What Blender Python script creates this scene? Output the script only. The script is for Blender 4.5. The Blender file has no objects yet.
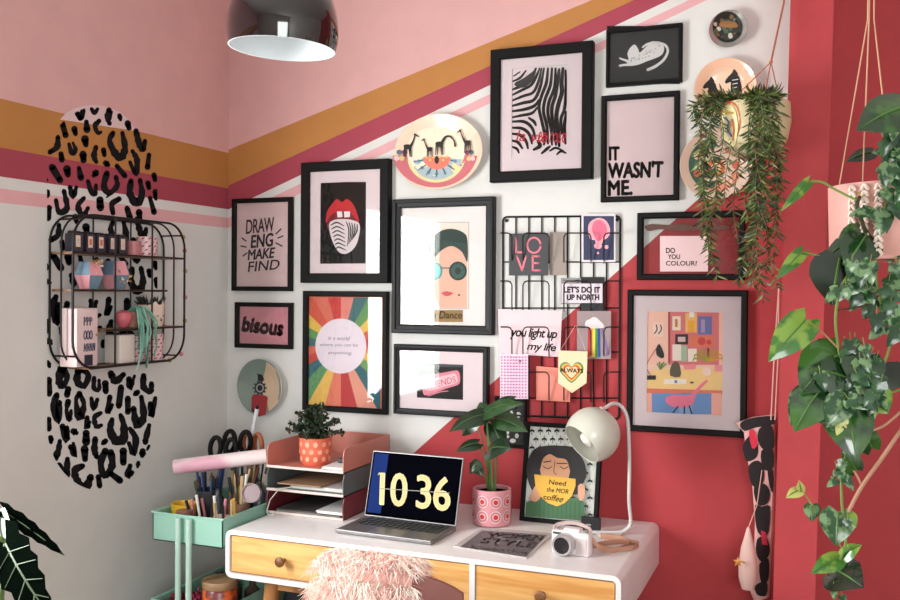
import bpy, bmesh, math, random
from mathutils import Vector, Matrix, geometry
import numpy as np
random.seed(7)
PI = math.pi
# ---------------------------------------------------------------- camera
F = 931.372
_y, _p, _r = -0.37878633, -0.00865811, 0.00731083
cy, sy, cp, sp, cr, sr = math.cos(_y), math.sin(_y), math.cos(_p), math.sin(_p), math.cos(_r), math.sin(_r)
CF = Vector((sy*cp, cy*cp, sp))
_rt = Vector((cy, -sy, 0)); _up = _rt.cross(CF)
CR = _rt*cr + _up*sr
CU = -_rt*sr + _up*cr
CAM = Vector((0, 0, 1.48))
sc = bpy.context.scene
COL = sc.collection
cd = bpy.data.cameras.new('camera')
cam = bpy.data.objects.new('camera', cd)
COL.objects.link(cam)
m3 = Matrix((CR, CU, -CF)).transposed()
cam.matrix_world = Matrix.Translation(CAM) @ m3.to_4x4()
cd.sensor_width = 36; cd.lens = F/900*36; cd.clip_start = .05
sc.camera = cam
YW = 3.0      # back wall
XL = -2.11    # left wall
# ---------------------------------------------------------------- light and exposure
sc.view_settings.view_transform = 'Standard'
sc.view_settings.look = 'None'
sc.view_settings.gamma = 1
sc.view_settings.use_curve_mapping = False
sc.view_settings.exposure = 0.0
w = bpy.data.worlds.new('world'); sc.world = w; w.use_nodes = True
w.node_tree.nodes['Background'].inputs[0].default_value = (.75, .85, 1, 1)
w.node_tree.nodes['Background'].inputs[1].default_value = 3.0
def area(name, loc, rot, sx, sy_, watts, colr):
    l = bpy.data.lights.new(name, 'AREA'); l.shape = 'RECTANGLE'; l.size = sx; l.size_y = sy_
    l.energy = watts; l.color = colr
    o = bpy.data.objects.new(name, l); COL.objects.link(o); o.location = loc; o.rotation_euler = rot
    return o
# daylight through the left wall window; unseen fill light added behind the camera
area('window_daylight', (XL-.05, 1.28, 1.405), (0, -PI/2, 0), 1.04, 1.0, 74, (.96, 1, .985))
area('rear_fill_light', (.95, -1.46, 1.5), (-PI/2, 0, PI), 1.5, 1.2, 68, (.95, 1, .985))
# ---------------------------------------------------------------- projection helpers
def ray(px, py): return CF + CR*((px-450)/F) - CU*((py-300)/F)
def PY(px, py, Y=YW): v = ray(px, py); return CAM + v*(Y/v.y)
def PX(px, py, X=XL): v = ray(px, py); return CAM + v*(X/v.x)
def PZ(px, py, Z): v = ray(px, py); return CAM + v*((Z-1.48)/v.z)
def PP(px, py, p0, n): v = ray(px, py); return CAM + v*((p0-CAM).dot(n)/v.dot(n))
# ---------------------------------------------------------------- materials
def lin(c):
    c = c/255
    return c/12.92 if c <= .04045 else ((c+.055)/1.055)**2.4
MC = {}
def M(c, rough=.6, metal=0, var=.06, scale=12, bump=0, bscale=80, spec=.5, coat=0, c2=None, emit=0, key=None):
    k = (c, rough, metal, var, scale, bump, bscale, spec, coat, c2, emit)
    if k in MC: return MC[k]
    m = bpy.data.materials.new('mat_%d_%d_%d' % tuple(c)); m.use_nodes = True
    nt = m.node_tree; b = nt.nodes['Principled BSDF']
    L = [lin(x) for x in c]
    b.inputs['Roughness'].default_value = rough; b.inputs['Metallic'].default_value = metal
    b.inputs['Specular IOR Level'].default_value = spec
    b.inputs['Coat Weight'].default_value = coat
    tc = nt.nodes.new('ShaderNodeTexCoord')
    if var or c2:
        n = nt.nodes.new('ShaderNodeTexNoise'); n.inputs['Scale'].default_value = scale; n.inputs['Detail'].default_value = 3
        nt.links.new(tc.outputs['Object'], n.inputs['Vector'])
        rp = nt.nodes.new('ShaderNodeValToRGB'); e = rp.color_ramp.elements
        if c2:
            e[0].position = .47; e[1].position = .56
            e[0].color = (*L, 1); e[1].color = (*[lin(x) for x in c2], 1)
        else:
            e[0].position = .3; e[1].position = .7
            e[0].color = (*[x*(1-var) for x in L], 1); e[1].color = (*[min(1, x*(1+var)) for x in L], 1)
        nt.links.new(n.outputs['Fac'], rp.inputs['Fac']); nt.links.new(rp.outputs['Color'], b.inputs['Base Color'])
    else:
        b.inputs['Base Color'].default_value = (*L, 1)
    if bump:
        n2 = nt.nodes.new('ShaderNodeTexNoise'); n2.inputs['Scale'].default_value = bscale
        nt.links.new(tc.outputs['Object'], n2.inputs['Vector'])
        bp = nt.nodes.new('ShaderNodeBump'); bp.inputs['Strength'].default_value = bump; bp.inputs['Distance'].default_value = .002
        nt.links.new(n2.outputs['Fac'], bp.inputs['Height']); nt.links.new(bp.outputs['Normal'], b.inputs['Normal'])
    if emit:
        b.inputs['Emission Color'].default_value = (*L, 1); b.inputs['Emission Strength'].default_value = emit
    MC[k] = m
    return m
def wood(c, c2, scale=3.0, stretch=(1, 12, 12), rough=.45):
    k = ('wood', c, c2, scale, stretch)
    if k in MC: return MC[k]
    m = bpy.data.materials.new('wood'); m.use_nodes = True; nt = m.node_tree; b = nt.nodes['Principled BSDF']
    tc = nt.nodes.new('ShaderNodeTexCoord'); mp = nt.nodes.new('ShaderNodeMapping'); mp.inputs['Scale'].default_value = stretch
    n = nt.nodes.new('ShaderNodeTexNoise'); n.inputs['Scale'].default_value = scale; n.inputs['Detail'].default_value = 5; n.inputs['Distortion'].default_value = 1.2
    rp = nt.nodes.new('ShaderNodeValToRGB'); e = rp.color_ramp.elements
    e[0].position = .35; e[1].position = .62; e[0].color = (*[lin(x) for x in c2], 1); e[1].color = (*[lin(x) for x in c], 1)
    nt.links.new(tc.outputs['Object'], mp.inputs['Vector']); nt.links.new(mp.outputs['Vector'], n.inputs['Vector'])
    nt.links.new(n.outputs['Fac'], rp.inputs['Fac']); nt.links.new(rp.outputs['Color'], b.inputs['Base Color'])
    b.inputs['Roughness'].default_value = rough
    MC[k] = m
    return m
def glass_mat():
    if 'glass' in MC: return MC['glass']
    m = bpy.data.materials.new('clear_glass'); m.use_nodes = True; nt = m.node_tree
    nt.nodes.remove(nt.nodes['Principled BSDF'])
    f = nt.nodes.new('ShaderNodeFresnel'); f.inputs['IOR'].default_value = 1.37
    t = nt.nodes.new('ShaderNodeBsdfTransparent'); t.inputs[0].default_value = (.99, .995, .99, 1)
    g = nt.nodes.new('ShaderNodeBsdfGlossy'); g.inputs['Roughness'].default_value = 0.0
    x = nt.nodes.new('ShaderNodeMixShader')
    nt.links.new(f.outputs[0], x.inputs[0]); nt.links.new(t.outputs[0], x.inputs[1]); nt.links.new(g.outputs[0], x.inputs[2])
    nt.links.new(x.outputs[0], nt.nodes['Material Output'].inputs['Surface'])
    MC['glass'] = m
    return m
BLACK = M((13, 12, 13), .6, var=.15, spec=.2)
WIRE = M((24, 22, 24), .4, metal=.3)
INK = M((20, 16, 18), .6, var=0)
# ---------------------------------------------------------------- mesh builder
ORG = {}
class MB:
    def __init__(s): s.v = []; s.f = []; s.m = []; s.mats = []; s.sm = []
    def mi(s, m):
        if m not in s.mats: s.mats.append(m)
        return s.mats.index(m)
    def add(s, vs, fs, m, smooth=False):
        o = len(s.v); i = s.mi(m); s.v += [Vector(q) for q in vs]
        for f in fs: s.f.append([o+k for k in f]); s.m.append(i); s.sm.append(smooth)
    def box(s, lo, hi, m, bev=0, seg=2, T=None):
        bm = bmesh.new(); bmesh.ops.create_cube(bm, size=1)
        lo = Vector(lo); hi = Vector(hi)
        for v in bm.verts:
            v.co = Vector([(lo[i]+hi[i])/2 + v.co[i]*(hi[i]-lo[i]) for i in range(3)])
        if bev: bmesh.ops.bevel(bm, geom=bm.edges[:], offset=bev, segments=seg, profile=.5, affect='EDGES')
        s.bm(bm, m, T, smooth=bev > 0 and seg > 2)
    def bm(s, bm, m, T=None, smooth=False):
        bm.verts.index_update(); bm.verts.ensure_lookup_table()
        vs = [(T @ v.co if T else v.co.copy()) for v in bm.verts]
        s.add(vs, [[v.index for v in f.verts] for f in bm.faces], m, smooth); bm.free()
    def tube(s, pts, r, m, n=6, closed=False, caps=True):
        pts = [Vector(p) for p in pts]; N = len(pts)
        rr = r if isinstance(r, (list, tuple)) else [r]*N
        vs = []; fs = []; prev = None
        for i, p in enumerate(pts):
            if closed: t = pts[(i+1) % N]-pts[i-1]
            else: t = pts[min(i+1, N-1)]-pts[max(i-1, 0)]
            if t.length < 1e-9: t = Vector((0, 0, 1))
            t.normalize()
            if prev is None:
                a = Vector((0, 0, 1)) if abs(t.z) < .9 else Vector((1, 0, 0)); u = t.cross(a).normalized()
            else: u = (prev - t*prev.dot(t)).normalized()
            prev = u; w_ = t.cross(u)
            for k in range(n):
                an = 2*PI*k/n; vs.append(p + (u*math.cos(an)+w_*math.sin(an))*rr[i])
        for i in range(N if closed else N-1):
            j = (i+1) % N
            for k in range(n): fs.append([i*n+k, i*n+(k+1) % n, j*n+(k+1) % n, j*n+k])
        if caps and not closed: fs += [list(range(n))[::-1], [(N-1)*n+k for k in range(n)]]
        s.add(vs, fs, m, True)
    def lathe(s, prof, c, m, n=32, T=None, sx=1, sy=1, caps=True):
        c = Vector(c); vs = []; fs = []
        for (r, z) in prof:
            for k in range(n):
                a = 2*PI*k/n; p = Vector((r*math.cos(a)*sx, r*math.sin(a)*sy, z))
                vs.append((T @ p if T else p) + c)
        for i in range(len(prof)-1):
            for k in range(n): fs.append([i*n+k, i*n+(k+1) % n, (i+1)*n+(k+1) % n, (i+1)*n+k])
        if caps and prof[0][0] > 1e-6: fs.append(list(range(n))[::-1])
        if caps and prof[-1][0] > 1e-6: fs.append([(len(prof)-1)*n+k for k in range(n)])
        s.add(vs, fs, m, True)
    def ring(s, outer, prof, m):
        """outer: four corners (clockwise from upper left seen from the room); prof: list of (inset, Y)"""
        (x0, z1), (x1, z0) = outer
        vs = []; fs = []
        for (i, Y) in prof: vs += [(x0+i, Y, z1-i), (x1-i, Y, z1-i), (x1-i, Y, z0+i), (x0+i, Y, z0+i)]
        n = len(prof)
        for a in range(n):
            b = (a+1) % n
            for k in range(4): fs.append([a*4+k, a*4+(k+1) % 4, b*4+(k+1) % 4, b*4+k])
        s.add(vs, fs, m)
    def leaf(s, b, t, w_, nrm, m, prof='lance', cup=.2, bend=.1, na=7, rib=None, nj=2):
        b = Vector(b); t = Vector(t); a = t-b; L = a.length
        if L < 1e-5: return
        ax = a/L; side = ax.cross(Vector(nrm))
        if side.length < 1e-4: side = ax.cross(Vector((.3, .5, .8)))
        side.normalize(); nn = side.cross(ax)
        P = {'lance': [(0, .05), (.15, .55), (.4, 1), (.7, .7), (.9, .3), (1, 0)],
             'heart': [(0, .5), (.08, .85), (.25, 1), (.45, .93), (.7, .6), (.88, .25), (1, 0)],
             'oval': [(0, .1), (.15, .6), (.4, .97), (.6, 1), (.85, .6), (1, .05)],
             'ivy': [(0, .45), (.12, .9), (.25, 1), (.33, .62), (.45, .66), (.6, .5), (.8, .3), (1, 0)],
             'wavy': [(0, .5), (.08, .9), (.16, .75), (.25, 1.0), (.34, .8), (.43, .92), (.52, .68), (.62, .74), (.72, .48), (.82, .46), (.9, .22), (1, 0)]}[prof]
        if prof in ('ivy', 'wavy'): ss = [q[0] for q in P]
        else: ss = [i/na for i in range(na+1)]
        def wf(x):
            for (p, q) in zip(P, P[1:]):
                if x <= q[0]: return p[1]+(q[1]-p[1])*(x-p[0])/(q[0]-p[0])
            return 0
        js = [k/nj for k in range(-nj, nj+1)]; vs = []; fs = []
        lobe = {'heart': .18, 'ivy': .2, 'wavy': .22}.get(prof, 0)
        for x in ss:
            c = b+a*x + nn*(bend*L*4*x*(1-x)); hw = w_/2*wf(x)
            for j in js:
                vs.append(c + side*(hw*j) + nn*(cup*hw*abs(j)) - ax*(L*lobe*abs(j)*(1-x)**4))
        W = len(js)
        for i in range(len(ss)-1):
            for j in range(W-1): fs.append([i*W+j, i*W+j+1, (i+1)*W+j+1, (i+1)*W+j])
        s.add(vs, fs, m, True)
        if rib:
            s.tube([b+a*x+nn*(bend*L*4*x*(1-x)+.0012) for x in (0, .3, .6, .97)], [w_*.018+.0006]*3+[.0003], rib, n=4)
            if w_ > .07 and prof == 'wavy':
                for x in (.12, .3, .5, .68):
                    for q in (-1, 1):
                        hw = w_/2*wf(min(1, x+.13))
                        p0 = b+a*x+nn*(bend*L*4*x*(1-x)+.0015); x2 = x+.13
                        p1 = b+a*x2+nn*(bend*L*4*x2*(1-x2)+.0018+cup*hw*.85)+side*(hw*q*.85)
                        s.tube([p0, p1], [.0012, .0006], rib, n=4)
    def build(s, name, parent=None, smooth=None):
        me = bpy.data.meshes.new(name)
        o = bpy.data.objects.new(name, me); COL.objects.link(o)
        org = Vector((0, 0, 0))
        if parent is not None:
            o.parent = parent; org = ORG.get(parent.name, Vector((0, 0, 0)))
        me.from_pydata([v-org for v in s.v], [], s.f)
        for m in s.mats: me.materials.append(m)
        me.polygons.foreach_set('material_index', s.m)
        me.polygons.foreach_set('use_smooth', s.sm)
        me.update()
        if any(s.sm) and not all(s.sm) or any(s.sm):
            try: me.set_sharp_from_angle(angle=math.radians(40))
            except Exception: pass
        ORG[o.name] = org
        return o
def tag(o, label, cat, group=None, kind=None):
    if label: o['label'] = label
    if cat: o['category'] = cat
    if group: o['group'] = group
    if kind: o['kind'] = kind
    return o
def thing(name, label, cat, loc=(0, 0, 0), group=None):
    o = bpy.data.objects.new(name, None); COL.objects.link(o); o.location = loc; o.empty_display_size = .05
    ORG[o.name] = Vector(loc)
    return tag(o, label, cat, group)
def solo(mb, name, label, cat, loc, group=None):
    """a thing that is one mesh, origin at loc"""
    loc = Vector(loc); mb.v = [v-loc for v in mb.v]
    o = mb.build(name); o.location = loc; ORG[o.name] = loc
    return tag(o, label, cat, group)
def smooth_pts(pts, sub=5, closed=False):
    pts = [Vector(p) for p in pts]; n = len(pts)
    if n < 3: return pts
    out = []
    rng = range(n) if closed else range(n-1)
    for i in rng:
        p0 = pts[i-1] if (closed or i > 0) else pts[0]*2-pts[1]
        p1 = pts[i]; p2 = pts[(i+1) % n]
        p3 = pts[(i+2) % n] if (closed or i+2 < n) else pts[-1]*2-pts[-2]
        for k in range(sub):
            t = k/sub
            out.append(.5*((2*p1)+(p2-p0)*t+(2*p0-5*p1+4*p2-p3)*t*t+(3*p1-p0-3*p2+p3)*t**3))
    if not closed: out.append(pts[-1])
    return out
# ---------------------------------------------------------------- flat artwork on a plane
TXT = {}
def text_geo(body, bold=0, shear=0, sp=1.0):
    k = (body, bold, shear, sp)
    if k in TXT: return TXT[k]
    c = bpy.data.curves.new('t', 'FONT'); c.body = body; c.offset = bold; c.shear = shear; c.space_character = sp; c.resolution_u = 4
    o = bpy.data.objects.new('t', c); COL.objects.link(o)
    dg = bpy.context.evaluated_depsgraph_get(); me = o.evaluated_get(dg).to_mesh()
    vs = [(v.co.x, v.co.y) for v in me.vertices]; fs = [list(p.vertices) for p in me.polygons]
    o.evaluated_get(dg).to_mesh_clear(); bpy.data.objects.remove(o); bpy.data.curves.remove(c)
    TXT[k] = (vs, fs)
    return TXT[k]
class Art:
    """flat shapes printed on a plane; shapes given by where they appear in the photograph"""
    def __init__(s, p0, n, step=.00018):
        s.p0 = Vector(p0); s.n = Vector(n).normalized(); s.k = 0; s.step = step; s.mb = MB()
    def P(s, x, y): return PP(x, y, s.p0, s.n) + s.n*(s.step*s.k)
    def up(s): s.k += 1
    def poly(s, pts, m, sub=0):
        s.up()
        if sub: pts = [(p.x, p.y) for p in smooth_pts([(x, y, 0) for x, y in pts], sub, True)]
        tri = geometry.tessellate_polygon([[Vector((x, -y, 0)) for x, y in pts]])
        W = [s.P(x, y) for x, y in pts]; fs = []
        for t in tri:
            a, b, c = t; nn = (W[b]-W[a]).cross(W[c]-W[a])
            fs.append([a, b, c] if nn.dot(s.n) > 0 else [a, c, b])
        s.mb.add(W, fs, m)
    def rect(s, x0, y0, x1, y1, m): s.poly([(x0, y0), (x1, y0), (x1, y1), (x0, y1)], m)
    def circ(s, x, y, rx, m, ry=None, n=24, rot=0):
        ry = ry or rx; c, q = math.cos(rot), math.sin(rot)
        s.poly([(x+rx*math.cos(a)*c-ry*math.sin(a)*q, y+rx*math.cos(a)*q+ry*math.sin(a)*c) for a in [2*PI*i/n for i in range(n)]], m)
    def stroke(s, pts, wd, m, sub=5, up=True):
        if up: s.up()
        wl = wd if isinstance(wd, (list, tuple)) else [wd]*len(pts)
        q = smooth_pts([(x, y, w_) for (x, y), w_ in zip(pts, wl)], sub) if sub and len(pts) > 2 else [Vector((x, y, w_)) for (x, y), w_ in zip(pts, wl)]
        vs = []; fs = []; n = len(q)
        for i, p in enumerate(q):
            t = q[min(i+1, n-1)]-q[max(i-1, 0)]; t = Vector((t.x, t.y)); t = t.normalized() if t.length > 1e-9 else Vector((1, 0))
            h = p.z/2; vs += [s.P(p.x-t.y*h, p.y+t.x*h), s.P(p.x+t.y*h, p.y-t.x*h)]
        for i in range(n-1): fs.append([2*i, 2*i+1, 2*i+3, 2*i+2])
        s.mb.add(vs, fs, m)
        for e in (q[0], q[-1]):
            if e.z > .8: s.mb.add([s.P(e.x+e.z/2*math.cos(a), e.y-e.z/2*math.sin(a)) for a in [2*PI*i/10 for i in range(10)]], [list(range(10))], m)
    def text(s, body, quad, m, bold=0, shear=0, sp=1.0):
        """quad: UL, UR, LR, LL"""
        s.up(); vs, fs = text_geo(body, 0, shear, sp)
        xs = [v[0] for v in vs]; ys = [v[1] for v in vs]; x0, x1, y0, y1 = min(xs), max(xs), min(ys), max(ys)
        if len(quad) == 2: (a, b), (c, d) = quad; quad = [(a, b), (c, b), (c, d), (a, d)]
        UL, UR, LR, LL = [Vector(q) for q in quad]; b = bold*(LL-UL).length*1.1
        for (ox, oy) in (((b, 0), (-b, 0), (0, b), (0, -b), (b*.7, b*.7), (-b*.7, -b*.7), (b*.7, -b*.7), (-b*.7, b*.7)) if b else ((0, 0),)):
            out = []
            for (x, y) in vs:
                u = (x-x0)/(x1-x0); v = (y1-y)/(y1-y0)
                p = (UL*(1-u)+UR*u)*(1-v)+(LL*(1-u)+LR*u)*v; out.append(s.P(p.x+ox, p.y+oy))
            s.mb.add(out, fs, m)
    def build(s, name, parent): return s.mb.build(name, parent)
def struct(mb, name):
    o = mb.build(name); o['kind'] = 'structure'; return o

# ================================================================ SETTING
WHITE_P = M((222, 220, 217), .85, var=.02, bump=.15, bscale=60)
PINK_P = M((220, 170, 168), .85, var=.03, bump=.15, bscale=60)
OCHRE_P = M((186, 126, 66), .8, var=.03, bump=.15, bscale=60)
BERRY_P = M((166, 66, 82), .8, var=.03, bump=.15, bscale=60)
BLUSH_P = M((228, 172, 176), .85, var=.03, bump=.15, bscale=60)
RED_P = M((178, 58, 63), .75, var=.04, bump=.15, bscale=60)
ZC = 2.75
# left wall, with its window opening
WY0, WY1, WZ0, WZ1 = .78, 1.80, .88, 1.93
mb = MB()
bands = [(0, WZ0, WHITE_P), (WZ0, 1.718, WHITE_P), (1.718, 1.757, BLUSH_P), (1.757, 1.79, WHITE_P), (1.79, 1.87, BERRY_P), (1.87, WZ1, OCHRE_P), (WZ1, 2.005, OCHRE_P), (2.005, ZC, PINK_P)]
for z0, z1, m in bands:
    for (a, b) in ((-1.5, WY0), (WY0, WY1), (WY1, YW)):
        if a == WY0 and z0 >= WZ0 and z1 <= WZ1: continue
        mb.add([(XL, a, z0), (XL, b, z0), (XL, b, z1), (XL, a, z1)], [[0, 1, 2, 3]], m)
for (a, b, c, d) in (((WY0, WZ0), (WY1, WZ0), 0, 0), ((WY1, WZ0), (WY1, WZ1), 0, 0), ((WY1, WZ1), (WY0, WZ1), 0, 0), ((WY0, WZ1), (WY0, WZ0), 0, 0)):
    mb.add([(XL, *a), (XL, *b), (XL-.04, *b), (XL-.04, *a)], [[0, 1, 2, 3]], WHITE_P)
mb.add([(XL-.12, -1.5, 0), (XL-.12, YW, 0), (XL-.12, YW, ZC), (XL-.12, -1.5, ZC)], [[3, 2, 1, 0]], WHITE_P)
struct(mb, 'wall_left')
# back wall: painted bands follow the slope
XR = 1.6
def wline(p, q):
    a = PY(*p); b = PY(*q); k = (b.z-a.z)/(b.x-a.x); return lambda x: a.z+k*(x-a.x)
lines = [wline((223, 152), (592, 0)), wline((223, 188), (634, 0)), wline((227, 210), (669, 0)), wline((228, 218), (651, 18)), wline((228, 228), (686, 10))]
redl = wline((415, 452), (788, 119))
mb = MB(); X1 = -.06
kr = (redl(1)-redl(0)); xf = -redl(0)/kr if False else (0-redl(0))/kr
def strip(pts, m): mb.add([(x, YW, z) for x, z in pts], [list(range(len(pts)))], m)
strip([(XL, lines[0](XL)), (X1, lines[0](X1)), (X1, ZC+.2), (XL, ZC+.2)], PINK_P)
for i, m in enumerate((OCHRE_P, BERRY_P, WHITE_P, BLUSH_P)):
    strip([(XL, lines[i+1](XL)), (X1, lines[i+1](X1)), (X1, lines[i](X1)), (XL, lines[i](XL))], m)
if xf > XL:
    strip([(XL, 0), (xf, 0), (X1, redl(X1)), (X1, lines[4](X1)), (XL, lines[4](XL))], WHITE_P); strip([(xf, 0), (X1, 0), (X1, redl(X1))], RED_P)
else:
    strip([(XL, redl(XL)), (X1, redl(X1)), (X1, lines[4](X1)), (XL, lines[4](XL))], WHITE_P); strip([(XL, 0), (X1, 0), (X1, redl(X1)), (XL, redl(XL))], RED_P)
strip([(X1, 0), (2.0, 0), (2.0, ZC), (X1, ZC)], RED_P)
mb.add([(XL, YW+.1, 0), (2.0, YW+.1, 0), (2.0, YW+.1, ZC), (XL, YW+.1, ZC)], [[0, 3, 2, 1]], RED_P)
struct(mb, 'wall_back')
# narrow chimney nib in front of the back wall, leaning a little
NY = 2.72
mb = MB()
def nx(px0, px1, z):
    a = PY(px0, 0, NY); b = PY(px1, 600, NY); t = (z-a.z)/(b.z-a.z); return a.x+(b.x-a.x)*t
za, zb = 0, ZC
v = []
for z in (za, zb):
    xl, xr_ = nx(790.5, 773, z), nx(834, 815, z)
    v += [(xl, NY, z), (xr_, NY, z), (xr_, YW-.001, z), (xl, YW-.001, z)]
mb.add(v, [[0, 1, 5, 4], [1, 2, 6, 5], [3, 0, 4, 7], [2, 3, 7, 6]], RED_P)
struct(mb, 'trim_1')
mb = MB(); mb.add([(2.0, -1.5, 0), (2.0, YW, 0), (2.0, YW, ZC), (2.0, -1.5, ZC)], [[3, 2, 1, 0]], WHITE_P); struct(mb, 'wall_right')
mb = MB(); mb.add([(XL, -1.5, 0), (2.0, -1.5, 0), (2.0, -1.5, ZC), (XL, -1.5, ZC)], [[0, 1, 2, 3]], WHITE_P); struct(mb, 'wall_rear')
mb = MB(); mb.add([(XL, -1.5, ZC), (2.0, -1.5, ZC), (2.0, YW, ZC), (XL, YW, ZC)], [[3, 2, 1, 0]], WHITE_P); struct(mb, 'ceiling')
mb = MB(); mb.add([(XL, -1.5, 0), (2.0, -1.5, 0), (2.0, YW, 0), (XL, YW, 0)], [[0, 1, 2, 3]], wood((104, 78, 58), (72, 50, 36), 2, (8, 1, 8))); struct(mb, 'floor')
# window in the left wall
fr = M((232, 230, 226), .4)
mb = MB()
for (a, b) in (((WY0, WZ0), (WY1, WZ0+.035)), ((WY0, WZ1-.035), (WY1, WZ1)), ((WY0, WZ0), (WY0+.035, WZ1)), ((WY1-.035, WZ0), (WY1, WZ1))):
    mb.box((XL-.038, a[0], a[1]), (XL-.004, b[0], b[1]), fr, .003)
struct(mb, 'window_1')

# ================================================================ LEOPARD WALL DECAL
art = Art((XL+.0006, 0, 0), (1, 0, 0), .000002)
SPOT = M((22, 20, 24), .8, var=.08, spec=.2)
art.poly([(60, 119.5), (66, 113), (74, 108.5), (83, 106), (93, 105.2), (103, 106), (112, 108.5), (120, 112), (127, 118), (132, 124), (136, 131), (60, 119.5)][:-1], M((224, 196, 198), .85, var=.03))
def clampin(x, y):
    cx0, cx1 = 47.0, 157.5
    xm = (cx0+cx1)/2; rx = (cx1-cx0)/2
    x = min(max(x, cx0), cx1)
    ct = 160 if y < 160 else (425 if y > 425 else None)
    if ct:
        ry = 54.5 if y < 160 else 66
        d = math.hypot((x-xm)/rx, (y-ct)/ry)
        if d > 1: x = xm+(x-xm)/d; y = ct+(y-ct)/d
    return x, y
def spot(pts, wl):
    wl = [w_*1.27 for w_ in wl]; q = smooth_pts([(x, y, w_) for (x, y), w_ in zip(pts, wl)], 4) if len(pts) > 2 else [Vector((x, y, w_)) for (x, y), w_ in zip(pts, wl)]
    if len(pts) == 1:
        an_ = pts[0][0]*1.7+pts[0][1]; dx_, dy_ = 1.5*math.cos(an_), 1.9*abs(math.sin(an_))+.4; q = [Vector((pts[0][0]-dx_, pts[0][1]-dy_, wl[0]*.75)), Vector((pts[0][0], pts[0][1], wl[0]*.85)), Vector((pts[0][0]+dx_, pts[0][1]+dy_, wl[0]*.55))]
    n = len(q); l = []; r = []
    for i, p in enumerate(q):
        t = q[min(i+1, n-1)]-q[max(i-1, 0)]; t = Vector((t.x, t.y)).normalized(); h = p.z/2*(1+.15*math.sin(i*2.3+p.x))
        l.append((p.x-t.y*h, p.y+t.x*h)); r.append((p.x+t.y*h, p.y-t.x*h))
    def cap(p, t, h): 
        a0 = math.atan2(t.y, t.x); return [(p.x+h*math.cos(a0+a), p.y+h*math.sin(a0+a)) for a in (.9, .3, -.3, -.9)]
    t1 = q[-1]-q[-2]; t0 = q[0]-q[1]
    for i in range(n-1):
        vs = [clampin(*c) for c in (l[i], r[i], r[i+1], l[i+1])]
        if abs(vs[0][0]-vs[1][0])+abs(vs[0][1]-vs[1][1]) < .05: continue
        art.mb.add([art.P(*c) for c in vs], [[0, 1, 2, 3]], SPOT)
    for p in (q[0], q[-1]):
        h = p.z/2; cs = [clampin(p.x+h*math.cos(a), p.y-h*math.sin(a)) for a in [2*PI*k/10 for k in range(10)]]
        art.mb.add([art.P(*c) for c in cs], [list(range(10))], SPOT)
art.up()
# spots in crop coordinates: upper part (origin 40,100 scale 5), lower part (origin 40,360 scale 4.44)
S = 5
UP = [([(215,50),(205,90)],[20,22]), ([(185,65),(200,95)],[18,16]), ([(258,45),(272,65),(288,45)],[16,18,14]), ([(345,50),(335,85),(348,118)],[22,20,18]), ([(358,60),(352,95)],[12,10]), ([(400,88)],[24]), ([(438,115),(445,140)],[24,22]),
 ([(112,120),(128,175)],[26,26]), ([(172,145),(178,170)],[26,18]), ([(232,110),(235,150)],[20,26]), ([(295,105),(275,130),(290,165),(305,160)],[20,20,16,12]), ([(225,195),(230,225)],[32,20]), ([(90,185),(85,235),(50,260)],[18,26,22]),
 ([(145,220),(160,265),(178,250),(165,215)],[14,22,18,12]), ([(365,165),(348,205),(375,265),(405,285),(425,240),(412,165)],[20,22,30,34,26,18]), ([(480,155),(495,215),(515,250),(525,205)],[22,26,22,18]), ([(280,235),(270,280),(282,310)],[18,24,16]), ([(318,250),(322,275)],[22,18]),
 ([(105,270),(110,300)],[22,22]), ([(215,270),(218,300)],[28,26]), ([(545,275),(538,335)],[20,24]), ([(335,320)],[30]), ([(462,255),(485,300),(478,370),(450,310)],[16,24,22,14]), ([(60,335),(100,400)],[26,28]), ([(135,345),(140,375)],[32,22]), ([(195,340),(205,390)],[18,24]),
 ([(275,370)],[32]), ([(385,330),(425,380)],[20,20]), ([(335,365),(320,430),(345,465),(385,430),(380,385)],[22,26,24,22,18]), ([(240,405),(255,455),(275,470),(280,425)],[16,22,20,14]), ([(570,375),(575,400)],[22,18]), ([(540,415),(545,440)],[22,18]), ([(30,395)],[18]),
 ([(455,405),(450,470),(485,515),(510,470),(500,400)],[22,28,34,26,18]), ([(578,460),(582,490)],[26,22]), ([(150,435),(165,480),(182,435)],[18,26,14]), ([(120,455),(135,540),(95,560),(80,500)],[18,24,22,16]), ([(38,470)],[26]), ([(45,540),(40,590)],[26,26]), ([(220,490),(190,530),(215,580),(240,540)],[16,24,22,16]),
 ([(300,500),(302,540)],[30,28]), ([(395,495),(360,520),(365,565)],[22,22,20]), ([(435,540),(450,590)],[20,24]), ([(550,490),(570,560)],[18,24]), ([(495,560),(500,595)],[26,20]), ([(340,480)],[12])]
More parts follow.
